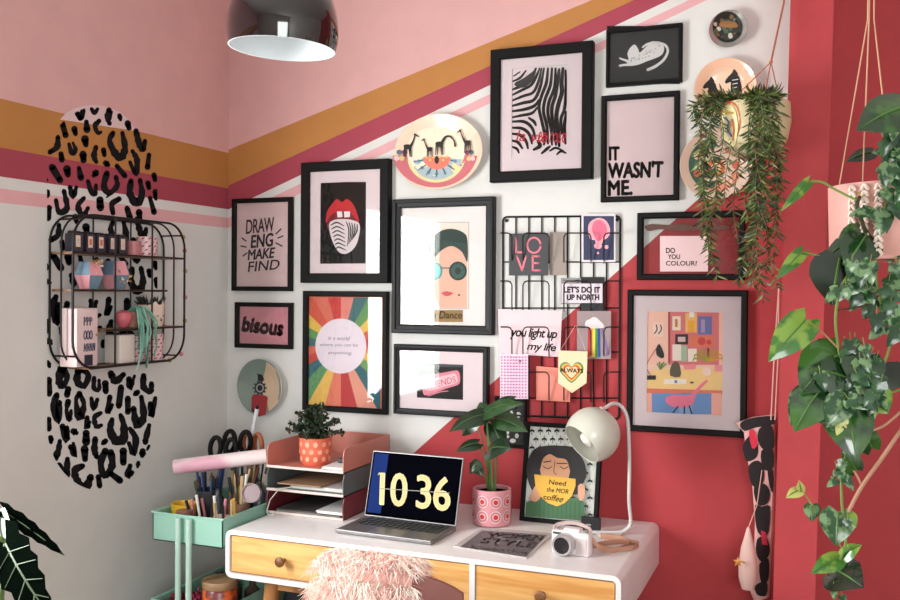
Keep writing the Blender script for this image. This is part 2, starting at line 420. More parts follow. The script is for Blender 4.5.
LO = [([(38,20)],[24]), ([(95,40),(85,90),(98,118),(120,80),(105,35)],[30,28,22,20,26]), ([(170,50),(165,95),(195,115),(215,70),(190,40)],[26,26,22,22,26]), ([(315,60),(335,95),(370,65)],[24,26,20]), ([(240,80),(240,125),(262,130),(262,90)],[16,18,16,12]), ([(290,105),(292,140)],[26,20]), ([(395,85),(400,125),(420,70)],[22,20,10]),
 ([(460,70),(460,120),(492,140),(495,105)],[20,24,20,18]), ([(125,130),(120,155)],[24,22]), ([(38,90),(40,150)],[26,22]), ([(360,120),(350,205)],[20,20]), ([(427,148)],[26]), ([(75,155),(60,200),(80,270),(85,190)],[20,24,26,22]), ([(175,150),(160,180),(175,255),(195,200),(180,155)],[22,14,32,18,16]),
 ([(125,185),(118,225),(130,265),(138,225)],[22,14,20,12]), ([(228,170),(238,215),(255,175)],[14,20,14]), ([(310,165),(300,235),(320,200)],[20,18,14]), ([(390,170),(390,230)],[20,22]), ([(415,215),(430,290),(460,250),(450,165)],[20,28,26,18]), ([(490,195),(495,250),(512,170)],[20,20,16]),
 ([(270,235),(242,255),(250,295),(272,290)],[14,18,18,14]), ([(210,255),(208,300),(222,275)],[16,22,10]), ([(38,265),(38,305)],[22,22]), ([(155,320)],[30]), ([(100,295),(118,355),(120,300)],[22,26,16]), ([(320,265),(312,310),(335,355),(370,350),(372,290),(358,245)],[18,26,34,34,24,16]),
 ([(400,305),(425,350),(415,415),(395,370)],[16,24,22,16]), ([(485,290),(470,350),(468,365)],[16,22,20]), ([(205,325),(205,365)],[26,28]), ([(48,355)],[26]), ([(245,350),(242,400),(252,430)],[20,24,18]), ([(285,365)],[26]), ([(88,360),(82,400),(68,435)],[16,22,24]), ([(135,385),(155,425),(148,370)],[18,20,12]),
 ([(198,395),(200,440)],[28,22]), ([(370,405),(370,455)],[28,24]), ([(455,415)],[30]), ([(480,390)],[14]), ([(290,405),(270,455),(285,515),(320,470),(315,410)],[26,24,22,26,24]), ([(85,465),(115,515),(122,440)],[18,28,18]), ([(190,470),(155,490),(165,535),(200,570),(225,520)],[18,26,26,32,24]),
 ([(400,470),(388,515),(408,500)],[18,22,18]), ([(435,465)],[18]), ([(260,520),(265,560)],[22,18]), ([(315,505),(355,535)],[22,24])]
for pts, wl in UP: spot([(40+x/5, 100+y/5) for x, y in pts], [w_/5 for w_ in wl])
for pts, wl in LO: spot([(40+x/4.44, 360+y/4.44) for x, y in pts], [w_/4.44 for w_ in wl])
for pts, wl in UP:   # the middle, behind the wire shelf, repeats the pattern
    if max(y for x, y in pts) < 520 and min(y for x, y in pts) > 130: spot([(40+x/5+1, 188+y/5) for x, y in pts], [w_/5 for w_ in wl])
for pts, wl in LO:
    if 150 < min(y for x, y in pts) and max(y for x, y in pts) < 420: spot([(40+x/4.44-1, 262+y/4.44) for x, y in pts], [w_/4.44 for w_ in wl])
o = solo(art.mb, 'leopard_wall_decal', 'tall rounded panel of black leopard spots painted on the left wall', 'wall decal', (XL, 2.35, .86))

# ================================================================ FRAMES ON THE BACK WALL
def frame(label, q, fw, t=.028, mat_m=None, prn=None, back=None, draw=None, group='framed prints on the wall', style=0, fm=None, glass=True, name='framed_print', board=True):
    """q: x0,y0,x1,y1 outer corners as seen; fw frame width (m); prn: opening rectangle of the mount as seen"""
    Yf = YW-t
    a = PY((q[0]), q[1], Yf); b = PY(q[2], q[1] if len(q) == 4 else q[4], Yf); c = PY(q[2], q[3], Yf); d = PY(q[0], q[3] if len(q) == 4 else q[5], Yf)
    x0 = (a.x+d.x)/2; x1 = (b.x+c.x)/2; z1 = (a.z+b.z)/2; z0 = (c.z+d.z)/2
    root = thing(name, label, 'picture', ((x0+x1)/2, YW-.001, z0), group)
    fm = fm or BLACK
    mb = MB(); B = YW-.001
    if style == 1: prof = [(0, B), (0, Yf+.004), (.004, Yf), (fw*.42, Yf), (fw*.45, Yf+.006), (fw*.85, Yf+.008), (fw, Yf+.012), (fw, B)]
    else: prof = [(0, B), (0, Yf+.003), (.003, Yf), (fw-.004, Yf), (fw, Yf+.004), (fw, B)]
    mb.ring(((x0, z1), (x1, z0)), prof, fm); mb.build('moulding', root)
    Ym = Yf+.011 if style == 0 else Yf+.014
    ix0, ix1, iz0, iz1 = x0+fw, x1-fw, z0+fw, z1-fw
    if board:
        mb = MB(); mb.box((ix0-.001, Ym+.004, iz0-.001), (ix1+.001, B, iz1+.001), back or M((225, 215, 215), .8)); mb.build('backing_board', root)
    if mat_m and prn:
        p = PY(prn[0], prn[1], Ym); r_ = PY(prn[2], prn[3], Ym)
        mb = MB(); vs = []
        for Y_ in (Ym, Ym+.003):
            vs += [(ix0, Y_, iz1), (ix1, Y_, iz1), (ix1, Y_, iz0), (ix0, Y_, iz0)]
            vs += [(p.x, Y_, p.z), (r_.x, Y_, p.z), (r_.x, Y_, r_.z), (p.x, Y_, r_.z)]
        fs = []
        for k in range(4):
            k2 = (k+1) % 4; fs += [[k, k2, 4+k2, 4+k], [4+k, 4+k2, 12+k2, 12+k]]
        mb.add(vs, fs, mat_m); mb.build('mount', root)
    if draw:
        art = Art((0, Ym+.0035 if (mat_m and prn) else Ym+.0035, 0), (0, -1, 0), .00005)
        draw(art); art.build('print', root)
    if glass:
        mb = MB(); mb.box((ix0, Ym-.0045, iz0), (ix1, Ym-.0025, iz1), glass_mat()); mb.build('glass', root)
    return root
MOUNT = M((226, 205, 210), .8, var=.02)
MOUNTW = M((232, 222, 222), .8, var=.02)
PAPERP = M((232, 200, 202), .8, var=.02)
def C(*c, r=.7): return M(tuple(c), r, var=.03)
# 1 brush lettering
def d1(a):
    a.rect(236, 203, 287, 288, PAPERP)
    a.text('DRAW', [(246, 220), (274, 217), (275, 231), (246, 234)], INK, .015, .1, .95)
    a.text('ENG', [(251, 235.5), (273, 233), (273, 246), (251, 248)], INK, .03, .1, 1)
    a.text('MAKE', [(248, 250), (275, 247.5), (274, 257.5), (248, 260)], INK, .03, .1, .95)
    a.text('FIND', [(248, 262), (280, 259.5), (279, 269), (248, 272)], INK, .015, .1, 1)
    for p, q in (((242, 238), (246, 241)), ((241, 246), (246, 247)), ((243, 256), (247, 253)), ((276, 234), (281, 229)), ((278, 238), (283, 236)), ((276, 243), (282, 246))): a.stroke([p, q], 1.4, INK, 0)
frame('narrow black frame with pink print of four lines of black brush lettering', (231, 197.8, 291, 291), .017, .02, draw=d1, back=PAPERP)
# 2 lips and zebra tongue
def d2(a):
    a.rect(320, 182, 366, 265, M((12, 10, 12), .6, spec=.2))
    R = C(196, 28, 40); R2 = C(120, 10, 24)
    a.poly([(326, 223), (327, 212), (332, 204), (337, 199), (342, 202), (347, 199), (353, 204), (357, 213), (359, 222), (354, 219), (347, 212), (337, 212), (331, 216)], R, 4)
    a.poly([(327, 226), (330, 216), (338, 212), (348, 212), (355, 218), (359, 226), (354, 232), (332, 232)], R2, 3)
    a.poly([(337, 211.5), (342, 211.5), (342.5, 217), (337.5, 217.5)], C(238, 228, 232)); a.poly([(344, 211.5), (350, 211.5), (350, 217), (344.3, 217.5)], C(238, 228, 232))
    W = C(225, 208, 212)
    a.poly([(329, 225), (334, 220), (343, 219), (352, 220), (359.5, 224), (359, 236), (355, 247), (347, 253.5), (339, 252), (332, 240)], W, 4)
    for k in range(7): a.stroke([(331+k*.9, 225+k*3.9), (337+k*.3, 222.5+k*4.1), (344+k*.3, 226+k*4)], [1.1, 1.5, .8], INK, 4)
    for k in range(5): a.stroke([(346.5+k*2.7, 222+k*.6), (349+k*2, 231), (347.5+k*1.5, 246-k*2)], [.9, 1.4, .7], INK, 4)
frame('large black frame with red lips and a zebra striped tongue on black', (300.2, 160.5, 388, 283), .035, .034, mat_m=MOUNT, prn=(320.5, 183, 365.5, 263.5), draw=d2)
# 3 small pink lettered
def d3(a):
    a.rect(238, 306, 288, 346, C(226, 150, 162))
    a.text('bisous', [(242, 317), (283, 321), (283, 336), (242, 331)], C(70, 8, 20), .05, .2, 1)
    a.text('bisous', [(243, 316), (283, 320), (283, 334.5), (243, 329.5)], C(176, 56, 80), .02, .2, 1)
frame('small black frame reading bisous in maroon letters on pink', (234, 302.5, 291, 348.5), .016, .02, draw=d3, back=C(226, 150, 162))
# 4 rainbow rays with round quote
def d4(a):
    a.rect(306, 296, 381, 410, C(214, 110, 90))
    cols = [(60, 106, 110), (96, 146, 84), (222, 180, 80), (206, 84, 62), (214, 110, 90), (200, 60, 56), (222, 130, 120), (60, 106, 110), (96, 146, 84), (226, 186, 90), (208, 84, 60), (176, 40, 46), (214, 96, 76), (226, 176, 80), (110, 150, 84), (40, 96, 108), (224, 150, 130), (186, 44, 48), (222, 120, 96), (228, 180, 90), (96, 146, 96), (48, 100, 112), (200, 70, 60), (214, 96, 76)]
    n = len(cols); cx_, cy_ = 341, 346
    X0, X1_, Y0, Y1_ = 307.5, 380.5, 297.5, 409
    def edge(an):
        dx, dy = math.cos(an), math.sin(an); k = min((X1_-cx_)/dx if dx > 1e-6 else 1e9, (X0-cx_)/dx if dx < -1e-6 else 1e9, (Y1_-cy_)/dy if dy > 1e-6 else 1e9, (Y0-cy_)/dy if dy < -1e-6 else 1e9)
        return (cx_+dx*k, cy_+dy*k)
    for i, c in enumerate(cols):
        a0 = -PI+2*PI*i/n; a1 = a0+2*PI/n
        pts = [(cx_, cy_), edge(a0)]
        for (x, y) in ((X0, Y0), (X1_, Y0), (X1_, Y1_), (X0, Y1_)):
            an = math.atan2(y-cy_, x-cx_)
            for s_ in (0, 2*PI, -2*PI):
                if a0 < an+s_ < a1: pts.append((x, y))
        pts.append(edge(a1)); a.poly(pts, C(*c))
    a.circ(341, 346, 25.5, C(232, 214, 226), 27.5, 40)
    g = C(110, 100, 120)
    for t, y, x0_, x1_ in (('in a world', 336, 328, 350), ('where you can be', 343, 320, 358), ('anything', 351, 328, 352)):
        a.text(t, [(x0_, y), (x1_, y+.5), (x1_, y+4.5), (x0_, y+4)], g, 0, .2)
frame('black frame with painted rainbow rays around a lilac circle', (302, 291.2, 386.6, 412.5), .02, .024, draw=d4, back=C(214, 110, 90))
# 5 lady with round glasses
def d5(a):
    a.rect(398, 206, 486, 327, MOUNTW)
    a.rect(413, 222, 469, 309, C(170, 150, 150)); a.rect(413.6, 222.6, 468.4, 308.4, C(236, 216, 206))
    sk = C(226, 176, 156)
    a.poly([(430, 250), (432, 240), (440, 234), (452, 232), (462, 236), (467, 246), (467, 308), (440, 308), (436, 298), (432, 286)], sk)
    a.poly([(428, 262), (429, 246), (434, 236), (443, 230), (454, 229), (464, 233), (467.5, 240), (467.5, 262), (462, 252), (452, 246), (442, 250), (434, 258)], C(34, 60, 54), 3)
    a.circ(435, 271, 7.5, C(70, 140, 140), 9); a.circ(435, 271, 5.8, C(120, 190, 190), 7)
    a.circ(458, 271, 9, C(20, 44, 42), 9.5); a.circ(458, 271, 7, C(44, 84, 78), 7.5); a.circ(458, 271, 3, INK, 3.5)
    a.stroke([(442, 268), (450, 268)], 1, C(40, 60, 60), 0)
    a.poly([(441, 293), (446, 291), (450, 292), (454, 293), (449, 296), (445, 296)], C(200, 80, 90))
    a.circ(459, 295, 1, INK)
    a.rect(415, 310, 463, 322, C(150, 116, 66))
    a.text('Deep Dance', [(417, 311), (462, 311.5), (462, 321), (417, 320.5)], C(50, 30, 16), .01, .15)
frame('charcoal stepped frame with a lady in huge round sunglasses', (391.5, 197.8, 493, 334.2), .031, .032, draw=d5, style=1, fm=M((26, 25, 28), .5, spec=.3), back=MOUNTW)
# 6 small landscape frame
def d6(a):
    a.rect(416, 362, 464, 401, M((12, 10, 13), .6, spec=.2))
    P = C(226, 130, 150)
    a.poly([(422, 382), (423, 377), (452, 371), (458, 371), (460, 376), (459, 384), (448, 388), (428, 395), (423, 393)], P, 3)
    a.poly([(425, 384), (426, 381), (451, 374), (456, 375), (457, 382), (446, 386), (428, 391)], C(240, 190, 200), 3)
    a.text('FRIENDS', [(427, 383), (455, 376), (456, 382), (428, 390)], C(190, 50, 80), 0)
    a.stroke([(428, 396), (440, 392), (448, 391)], 1, P, 3)
    a.rect(417, 363, 463, 367, M((44, 54, 66), .6))
frame('landscape black frame with a small glowing pink sign photograph on black', (393, 345.5, 487.3, 416.5), .021, .028, mat_m=MOUNT, prn=(417, 363, 463, 400), draw=d6, style=1, fm=M((22, 21, 24), .5, spec=.3))
# 7 zebra print
def d7(a):
    W = C(226, 206, 210)
    a.rect(511.5, 67.5, 568, 157.5, W)
    def cl(p): return (min(max(p[0], 512.5), 566.5), min(max(p[1], 68.5), 156.5))
    K = [([(0,118),(40,105),(80,85),(105,55),(120,30)],9), ([(0,140),(50,120),(95,100),(118,70),(138,30)],8), ([(0,163),(55,145),(105,130),(130,90),(148,30)],8),
         ([(0,185),(60,172),(110,160),(140,110),(160,30)],9), ([(0,207),(60,200),(112,185),(135,160)],9), ([(0,232),(50,224),(100,215),(128,190)],8), ([(0,85),(40,70),(70,40)],7), ([(10,62),(40,45)],6),
         ([(0,250),(60,250),(100,275),(118,320)],9), ([(0,275),(50,278),(85,300),(100,340)],9), ([(0,300),(40,305),(70,330),(80,360)],9), ([(0,328),(30,335),(52,360)],9), ([(0,354),(25,362),(35,378)],8),
         ([(180,30),(172,90),(150,140),(135,190),(150,250),(165,310),(160,345)],9), ([(200,30),(192,100),(165,160),(158,210),(175,270),(180,340)],9), ([(218,30),(212,110),(185,170),(180,220),(196,280),(200,345)],9), ([(236,35),(232,60),(222,120),(215,150),(200,190),(202,240),(215,290),(220,345)],10),
         ([(255,30),(248,90),(250,130),(232,180),(222,230),(232,290),(236,350)],12), ([(268,40),(270,130),(262,200),(245,240),(250,300)],9), ([(275,210),(262,270),(268,340)],10), ([(85,235),(110,250),(120,265)],9), ([(130,330),(140,350),(110,365)],12), ([(190,370),(220,358),(260,372)],7), ([(150,380),(175,362),(190,352)],9), ([(225,385),(245,372),(275,380)],7)]
    for pts, w_ in K:
        q = [cl((512+(x)*.2, 67+(y-25)*.243)) for x, y in pts]
        a.stroke(q, [w_*.24]+[w_*.36]*(len(q)-2)+[w_*.22], M((20, 15, 18), .6, spec=.2), 4)
    a.poly([(514, 84), (524, 78), (536, 70), (532, 82), (522, 88)], M((30, 24, 28), .6), 3)
    a.text('la vie', [(516, 130), (548, 131), (548, 143), (516, 141)], C(190, 22, 44), .0, .3)
    a.text('en rose', [(538, 132), (566, 133), (566, 143), (538, 142)], C(190, 22, 44), .0, .3)
frame('largest black frame with a zebra stripe print crossed by red script', (489.8, 45, 592, 180.3), .035, .036, mat_m=MOUNT, prn=(512.2, 69, 566.5, 156.5), draw=d7)
# 8 cat on black
def d8(a):
    D = M((24, 21, 25), .5, spec=.2); W = C(236, 228, 230)
    a.rect(607, 26, 680, 84, D)
    def t(x, y): return (600+x/7.5, 10+y/7.5)
    a.poly([t(*p) for p in [(205, 330), (225, 285), (262, 258), (290, 300), (300, 320), (350, 270), (400, 235), (440, 245), (480, 275), (470, 330), (420, 360), (350, 385), (290, 410), (230, 418), (200, 395), (215, 370)]], W, 2)
    a.stroke([t(215, 385), t(175, 372), t(150, 362)], [2.6, 2, 1.8], W); a.stroke([t(240, 410), t(185, 412), t(150, 418)], [2.6, 2.2, 2.4], W)
    a.stroke([t(320, 280), t(350, 258), t(400, 240)], [1.8, 2, 2], W)
    a.stroke([t(430, 245), t(490, 265), t(508, 310), t(480, 370), t(420, 420), t(360, 448)], [3, 2.6, 2.4, 2.6, 2.8, 3], W)
    for k in range(26):
        x = random.uniform(225, 450); y = 400-(x-225)*.45+random.uniform(-35, 12)
        a.circ(*t(x, y), .5, D, n=6)
    for x in (268, 395): a.stroke([t(x, 160), t(x-8, 240)], .7, M((24, 22, 26), .6), 0)
frame('small landscape black frame with a white spotted cat drawing', (605.8, 26, 682, 84), .012, .022, draw=d8, back=M((44, 40, 46), .5))
# 9 wasn't me
def d9(a):
    a.rect(606, 95, 674, 198, C(234, 206, 210))
    a.text('IT', [(609.5, 147), (619, 147), (619, 160), (609.5, 160)], INK, .05)
    a.text("WASN'T", [(608.5, 163), (663, 161), (662, 177), (608.5, 178)], INK, .05)
    a.text('ME.', [(608.5, 181), (632, 180.5), (632, 194.5), (608.5, 195.5)], INK, .05)
frame("portrait black frame with bold black words IT WASN'T ME", (600.8, 93, 679, 201), .017, .022, draw=d9, back=C(234, 206, 210))
# 10 floating frame
def d10(a):
    pass
fr10 = frame('landscape black frame with a small card floating between clear glass', (636.8, 211.5, 745, 280), .019, .022, board=False, glass=False)
mb = MB(); p = PY(641, 214, YW-.012); q = PY(741, 277, YW-.010)
mb.box((p.x, YW-.011, q.z), (q.x, YW-.009, p.z), glass_mat()); mb.build('glass', fr10)
a = Art((0, YW-.0115, 0), (0, -1, 0), .0001); a.rect(660, 236, 708, 271.5, PAPERP)
a.text('DO', [(666, 248), (675, 248), (675, 253), (666, 253)], INK, .03)
a.text('YOU', [(668, 254.5), (680, 254.5), (680, 259), (668, 259)], INK, .03)
a.text('COLOUR?', [(666, 261), (697, 261), (697, 265.5), (666, 265.5)], INK, .02)
a.build('print', fr10)
a = Art((0, YW-.0112, 0), (0, -1, 0), .0001)
br = C(96, 62, 54)  # flat dark brown strip across the clear frame
a.poly([(645, 226), (652, 224), (668, 225), (682, 224), (700, 226), (722, 225), (730, 227), (722, 230), (700, 230), (680, 231), (660, 229), (650, 231), (646, 229)], br, 2); a.build('brown_strip', fr10)
# 11 desk picture
def d11(a):
    def t(x, y): return (640+x/4.62, 300+y/4.62)
    def R(x0, y0, x1, y1, c): a.poly([t(x0, y0), t(x1, y0), t(x1, y1), t(x0, y1)], C(*c))
    R(34, 52, 382, 535, (246, 204, 184)); R(130, 55, 365, 300, (224, 116, 122)); R(34, 55, 130, 300, (250, 196, 178)); R(365, 55, 385, 400, (250, 196, 178))
    R(130, 55, 140, 290, (170, 60, 70))
    R(60, 105, 108, 170, (250, 214, 200)); R(150, 75, 188, 140, (246, 224, 200)); R(162, 88, 174, 125, (200, 120, 90)); R(210, 60, 262, 150, (244, 190, 110)); R(228, 55, 250, 80, (244, 232, 220)); R(222, 95, 250, 150, (246, 170, 40))
    R(268, 75, 332, 160, (110, 110, 170)); R(282, 90, 300, 150, (180, 150, 190)); R(230, 165, 340, 215, (232, 120, 90)); a.circ(*t(285, 190), 4, C(214, 60, 60)); a.circ(*t(318, 195), 2.6, C(214, 60, 60))
    R(163, 158, 222, 205, (36, 28, 34)); R(175, 170, 210, 193, (230, 190, 190)); R(150, 205, 190, 280, (244, 224, 214)); R(190, 210, 218, 285, (170, 190, 160)); R(222, 225, 262, 285, (246, 226, 214))
    for x in (75, 95): a.stroke([t(x, 115), t(x+4, 135), t(x-8, 155)], 1.1, C(90, 40, 60))
    a.poly([t(20, 390), t(60, 320), t(382, 310), t(385, 420), t(25, 412)], C(248, 206, 140)); a.poly([t(22, 408), t(380, 418), t(378, 440), t(25, 430)], C(232, 120, 96))
    R(30, 430, 375, 530, (246, 176, 160)); R(55, 430, 330, 528, (110, 146, 200)); R(180, 440, 240, 528, (140, 166, 210))
    a.poly([t(*p) for p in [(120, 450), (160, 438), (225, 440), (250, 420), (300, 372), (312, 378), (262, 430), (250, 470), (225, 492), (160, 494), (125, 478)]], C(240, 120, 150), 3)
    for p, q in (((175, 492), (150, 525)), ((205, 492), (205, 525)), ((228, 490), (240, 525))): a.stroke([t(*p), t(*q)], 1.4, INK, 0)
    a.stroke([t(50, 350), t(30, 300), t(78, 220)], .7, C(180, 60, 60), 3); a.poly([t(75, 225), t(90, 202), t(112, 250), t(104, 270), t(78, 255)], INK, 2); R(28, 348, 74, 368, (40, 30, 36))
    a.poly([t(*p) for p in [(140, 350), (142, 310), (158, 285), (178, 290), (188, 320), (186, 355)]], C(96, 84, 70), 2)
    for k in range(9):
        an = -PI+k*PI/8; a.stroke([t(315, 285), t(315+60*math.cos(an), 270+48*math.sin(an)), t(315+70*math.cos(an), 285+20*math.sin(an))], [1.2, 1.6, .5], C(160+k*8, 160, 50))
    for k in range(5): a.stroke([t(95, 320), t(80+k*10, 295-(k % 2)*8)], 1.2, C(110, 140, 80), 0)
    a.circ(*t(310, 330), 4.5, C(250, 214, 206)); a.circ(*t(240, 381), 2, C(90, 60, 70), 1); R(110, 365, 215, 388, (246, 230, 220)); R(160, 370, 172, 384, (90, 130, 170))
    a.poly([t(200, 300), t(262, 295), t(255, 320), t(205, 322)], C(244, 140, 150)); R(345, 300, 384, 330, (244, 150, 160))
frame('big black frame with a colourful painting of a desk with a pink chair', (626.8, 290, 747, 434.5), .019, .026, mat_m=MOUNT, prn=(647.5, 311.5, 722, 416), draw=d11)
# 12 small botanical frame low on the wall
def d12(a):
    a.rect(495, 400, 524, 444, M((30, 28, 30), .6))
    for k in range(16): a.circ(random.uniform(498, 521), random.uniform(403, 441), random.uniform(1.5, 3.4), C(222, 214, 206), random.uniform(1.5, 4), 10)
frame('little black frame with white blossoms on black behind the potted plant', (494, 397, 526, 448), .01, .018, draw=d12, back=INK)

# ================================================================ PLATES
def plate(label, px, py, r, cols, draw, rim=None, tilt=0, name='decorative_plate', sx=1):
    c = PY(px, py, YW-.03); c = Vector((c.x, YW-.001, c.z))
    root = thing(name, label, 'plate', c, 'decorative plates on the wall')
    T = Matrix.Rotation(PI/2, 4, 'X')
    mb = MB(); mb.lathe([(0, .004), (r*.5, .004), (r*.55, .006), (r, .027), (r*1.005, .029), (r*.99, .030), (r*.62, .0125), (r*.55, .010), (0, .010)], c, cols, 48, T=T, sx=sx)
    mb.build('dish', root)
    art = Art((0, YW-.0112, 0), (0, -1, 0), .00012)
    draw(art); 
    # the painted decoration follows the dish: push the outer part forward along the rim slope
    R_ = r*.62
    for v in art.mb.v:
        d = math.hypot((v.x-c.x)/sx, v.z-c.z)
        k = (YW-.0112)-v.y
        if d > R_: v.y = YW-(.0142+(min(d, r)-R_)/(r*.37)*.0172)-k
        elif d > r*.55: v.y = YW-.0142-k
    art.build('painted_decoration', root)
    return root
def fan(a, cx_, cy_, r0, r1, a0, a1, m, n=14, ex=1.0):
    """annular sector subdivided so that it can follow the dish"""
    a.up()
    nr = 5; vs = []; fs = []
    for i in range(nr+1):
        rr = r0+(r1-r0)*i/nr
        for k in range(n+1):
            an = a0+(a1-a0)*k/n; vs.append(a.P(cx_+rr*ex*math.cos(an), cy_+rr*math.sin(an)))
    for i in range(nr):
        for k in range(n): fs.append([i*(n+1)+k, i*(n+1)+k+1, (i+1)*(n+1)+k+1, (i+1)*(n+1)+k])
    a.mb.add(vs, fs, m)
def giraffe(a, x, y, s, flip=1, m=INK, low=False):
    def t(u, v): return (x+u*s*flip, y+v*s)
    if low: a.stroke([t(-1, -11.5), t(3, -18), t(8, -18.5), t(12, -14), t(13, -9)], [3*s, 2.2*s, 1.7*s, 1.4*s, 2*s], m)
    else:
        a.stroke([t(-.5, -11), t(2.5, -17), t(5, -24)], [3*s, 1.7*s, 1.3*s], m); a.stroke([t(4.6, -24.5), t(8.5, -22.3)], [2*s, 1.1*s], m, 0)
    a.poly([t(-7, -12.5), t(-2, -13.5), t(1, -11.5), t(-.5, -8.5), t(-6, -8.5)], m, 2)
    for u in (-6.3, -4.6, -1.6, -.2): a.stroke([t(u, -9), t(u-.5+(u > -3)*1.2, 0)], [1.5*s, .9*s], m, 0)
def gp(a):
    X, Y = 437, 152
    fan(a, X, Y, 24, 36, PI*.04, PI*.96, C(204, 110, 120), 24, 1.17)
    fan(a, X, Y, 0, 25, 0, 2*PI, C(246, 226, 202), 36, 1.17)
    fan(a, X, Y+5, 0, 26, .1, PI-.1, C(240, 218, 160), 24, 1.1)
    fan(a, X, Y+5, 0, 23, .1, PI-.1, C(170, 188, 194), 24, 1.1)
    fan(a, X, Y+5, 0, 12.5, 0, PI, C(230, 122, 100), 16, 1.1)
    for k in range(7):
        an = .25+k*(PI-.5)/6; a.stroke([(X+13*math.cos(an)*1.1, Y+5+13*math.sin(an)), (X+21*1.1*math.cos(an), Y+5+20*math.sin(an))], [1.4, 1], C(70, 100, 120), 0)
        a.circ(X+17*1.1*math.cos(an), Y+5+17*math.sin(an), 1.8, C(110, 140, 160), n=8)
    for k in range(7): a.circ(X-10+k*3.3, Y+5+(k % 2)*3, 1.4, C(246, 190, 120), n=8)
    a.circ(X, Y+8, 2, INK, 4)
    for sgn in (-1, 1): 
        for k in range(4): a.circ(X+sgn*(31+k*2.2), Y+1+(k % 2)*6, 2.6, C(*[(150, 60, 90), (214, 190, 120), (90, 110, 120), (226, 190, 190)][k]), n=10)
    giraffe(a, 412, 157, .9); giraffe(a, 428, 157, .72, -1); giraffe(a, 443, 155, .98, 1, low=True); giraffe(a, 466, 153, .9, -1)
r_ = 40/F*3.12
plate('large pastel plate painted with four black giraffes', 437.5, 151.5, .1300, M((240, 208, 184), .3, coat=.3), gp, sx=1.26)
def p2(a):
    X, Y = 259.5, 387
    fan(a, X, Y, 0, 27, -PI*.38, PI*.34, C(206, 178, 150), 20, .96)
    a.poly([(252, 397), (254, 394), (268, 396), (269, 414), (262, 416), (254, 410)], C(150, 40, 48))
    a.circ(260, 388, 5.4, INK, 6); a.circ(260, 388, 4, C(150, 150, 150), 4.5); a.circ(260, 388, 2.6, INK, 3)
    for k in range(10): a.circ(260+6.2*math.cos(k*PI/5), 388+6.6*math.sin(k*PI/5), .9, INK, n=8)
    a.poly([(257, 371), (258.5, 374), (262, 374.5), (264, 378), (263.6, 381), (258.5, 381), (258, 376)], INK, 2)
    a.poly([(254, 402), (258, 404), (260, 413), (255, 411)], INK)
plate('grey green plate with a maroon chair motif low in the corner', 259, 387, 28.5/F*3.4, M((124, 140, 130), .35, coat=.3), p2, sx=.93)
def p3(a):
    X, Y = 728, 28
    fan(a, X, Y, 0, 15, 0, 2*PI, M((46, 48, 44), .3), 30)
    for k in range(26):
        an = random.uniform(0, 2*PI); r = random.uniform(2, 13); a.circ(X+r*math.cos(an), Y+r*math.sin(an), random.uniform(1, 2.6), C(*random.choice([(196, 190, 176), (120, 90, 60), (80, 100, 80), (30, 30, 30)])), n=8)
    a.poly([(722, 22), (735, 22), (737, 28), (720, 27)], C(150, 104, 60), 2)
plate('small dark round plate with a silver rim near the top edge', 728.2, 28.5, 18/F*2.95, M((190, 190, 186), .2, metal=.5), p3)
def zebra(a, x, y, s, f=1):
    def t(u, v): return (x+u*s*f, y+v*s)
    a.poly([t(-5, 8), t(-4, 0), t(-2, -5), t(0, -7), t(1, -5), t(4, -2), t(6, 1), t(5, 2.5), t(2, 1.5), t(2, 8)], INK, 2)
    for k in range(4): a.stroke([t(-3+k*.4, -3+k*2.6), t(1, -2.4+k*2.6)], .8, C(230, 226, 220), 0)
def p4(a):
    fan(a, 725, 88, 20, 28, 0, 2*PI, C(238, 190, 160), 30)
    zebra(a, 711, 86, 1.3, -1); zebra(a, 734, 80, 1.5, -1)
plate('peach plate with two zebra heads behind the trailing plant', 725, 88, 29/F*2.98, M((240, 206, 178), .25, coat=.5), p4)
def p5(a):
    fan(a, 716, 165, 18, 27, PI*.6, PI*1.5, C(70, 110, 90), 20); fan(a, 716, 165, 18, 27, PI*.1, PI*.6, C(226, 150, 120), 16)
    for k in range(7): a.circ(716+20*math.cos(k*.9), 165+20*math.sin(k*.9), 4.2, C(*[(214, 96, 80), (236, 200, 180), (60, 110, 90)][k % 3]), n=10)
    a.circ(716, 168, 9, C(220, 110, 60), n=16); a.circ(716, 168, 5, C(246, 214, 160), n=12)
plate('round plate in green coral and cream patterns under the peach zebra plate', 716, 164, 34/F*2.98, M((226, 200, 180), .25, coat=.5), p5)

# ================================================================ WIRE MEMO RACK
bx = lambda x, y, Y=YW-.004: PY(x, y, Y)
root = thing('wire_rack', 'black wire memo rack on the wall filled with cards', 'rack', (bx(562, 418).x, YW-.001, bx(562, 418).z))
mb = MB(); cs = []
for (x, y) in ((503, 217), (620.5, 216), (619, 419), (503, 415)): cs.append(bx(x, y))
pts = []
for i in range(4):
    p, q, n_ = cs[i-1], cs[i], cs[(i+1) % 4]; pts += [q+(p-q).normalized()*.012, q+(p-q).normalized()*.004+(n_-q).normalized()*.004, q+(n_-q).normalized()*.012]
mb.tube(pts, .0036, WIRE, 6, closed=True); mb.build('outer_frame', root)
mb = MB()
for k in range(1, 9):
    x = 503+k*12.95; mb.tube([bx(x, 216.8), bx(x, 418)], .0026, WIRE, 5)
for y in (262, 308, 352, 398): mb.tube([bx(503, y), bx(619.8, y)], .0024, WIRE, 5)
mb.build('wire_grid', root)
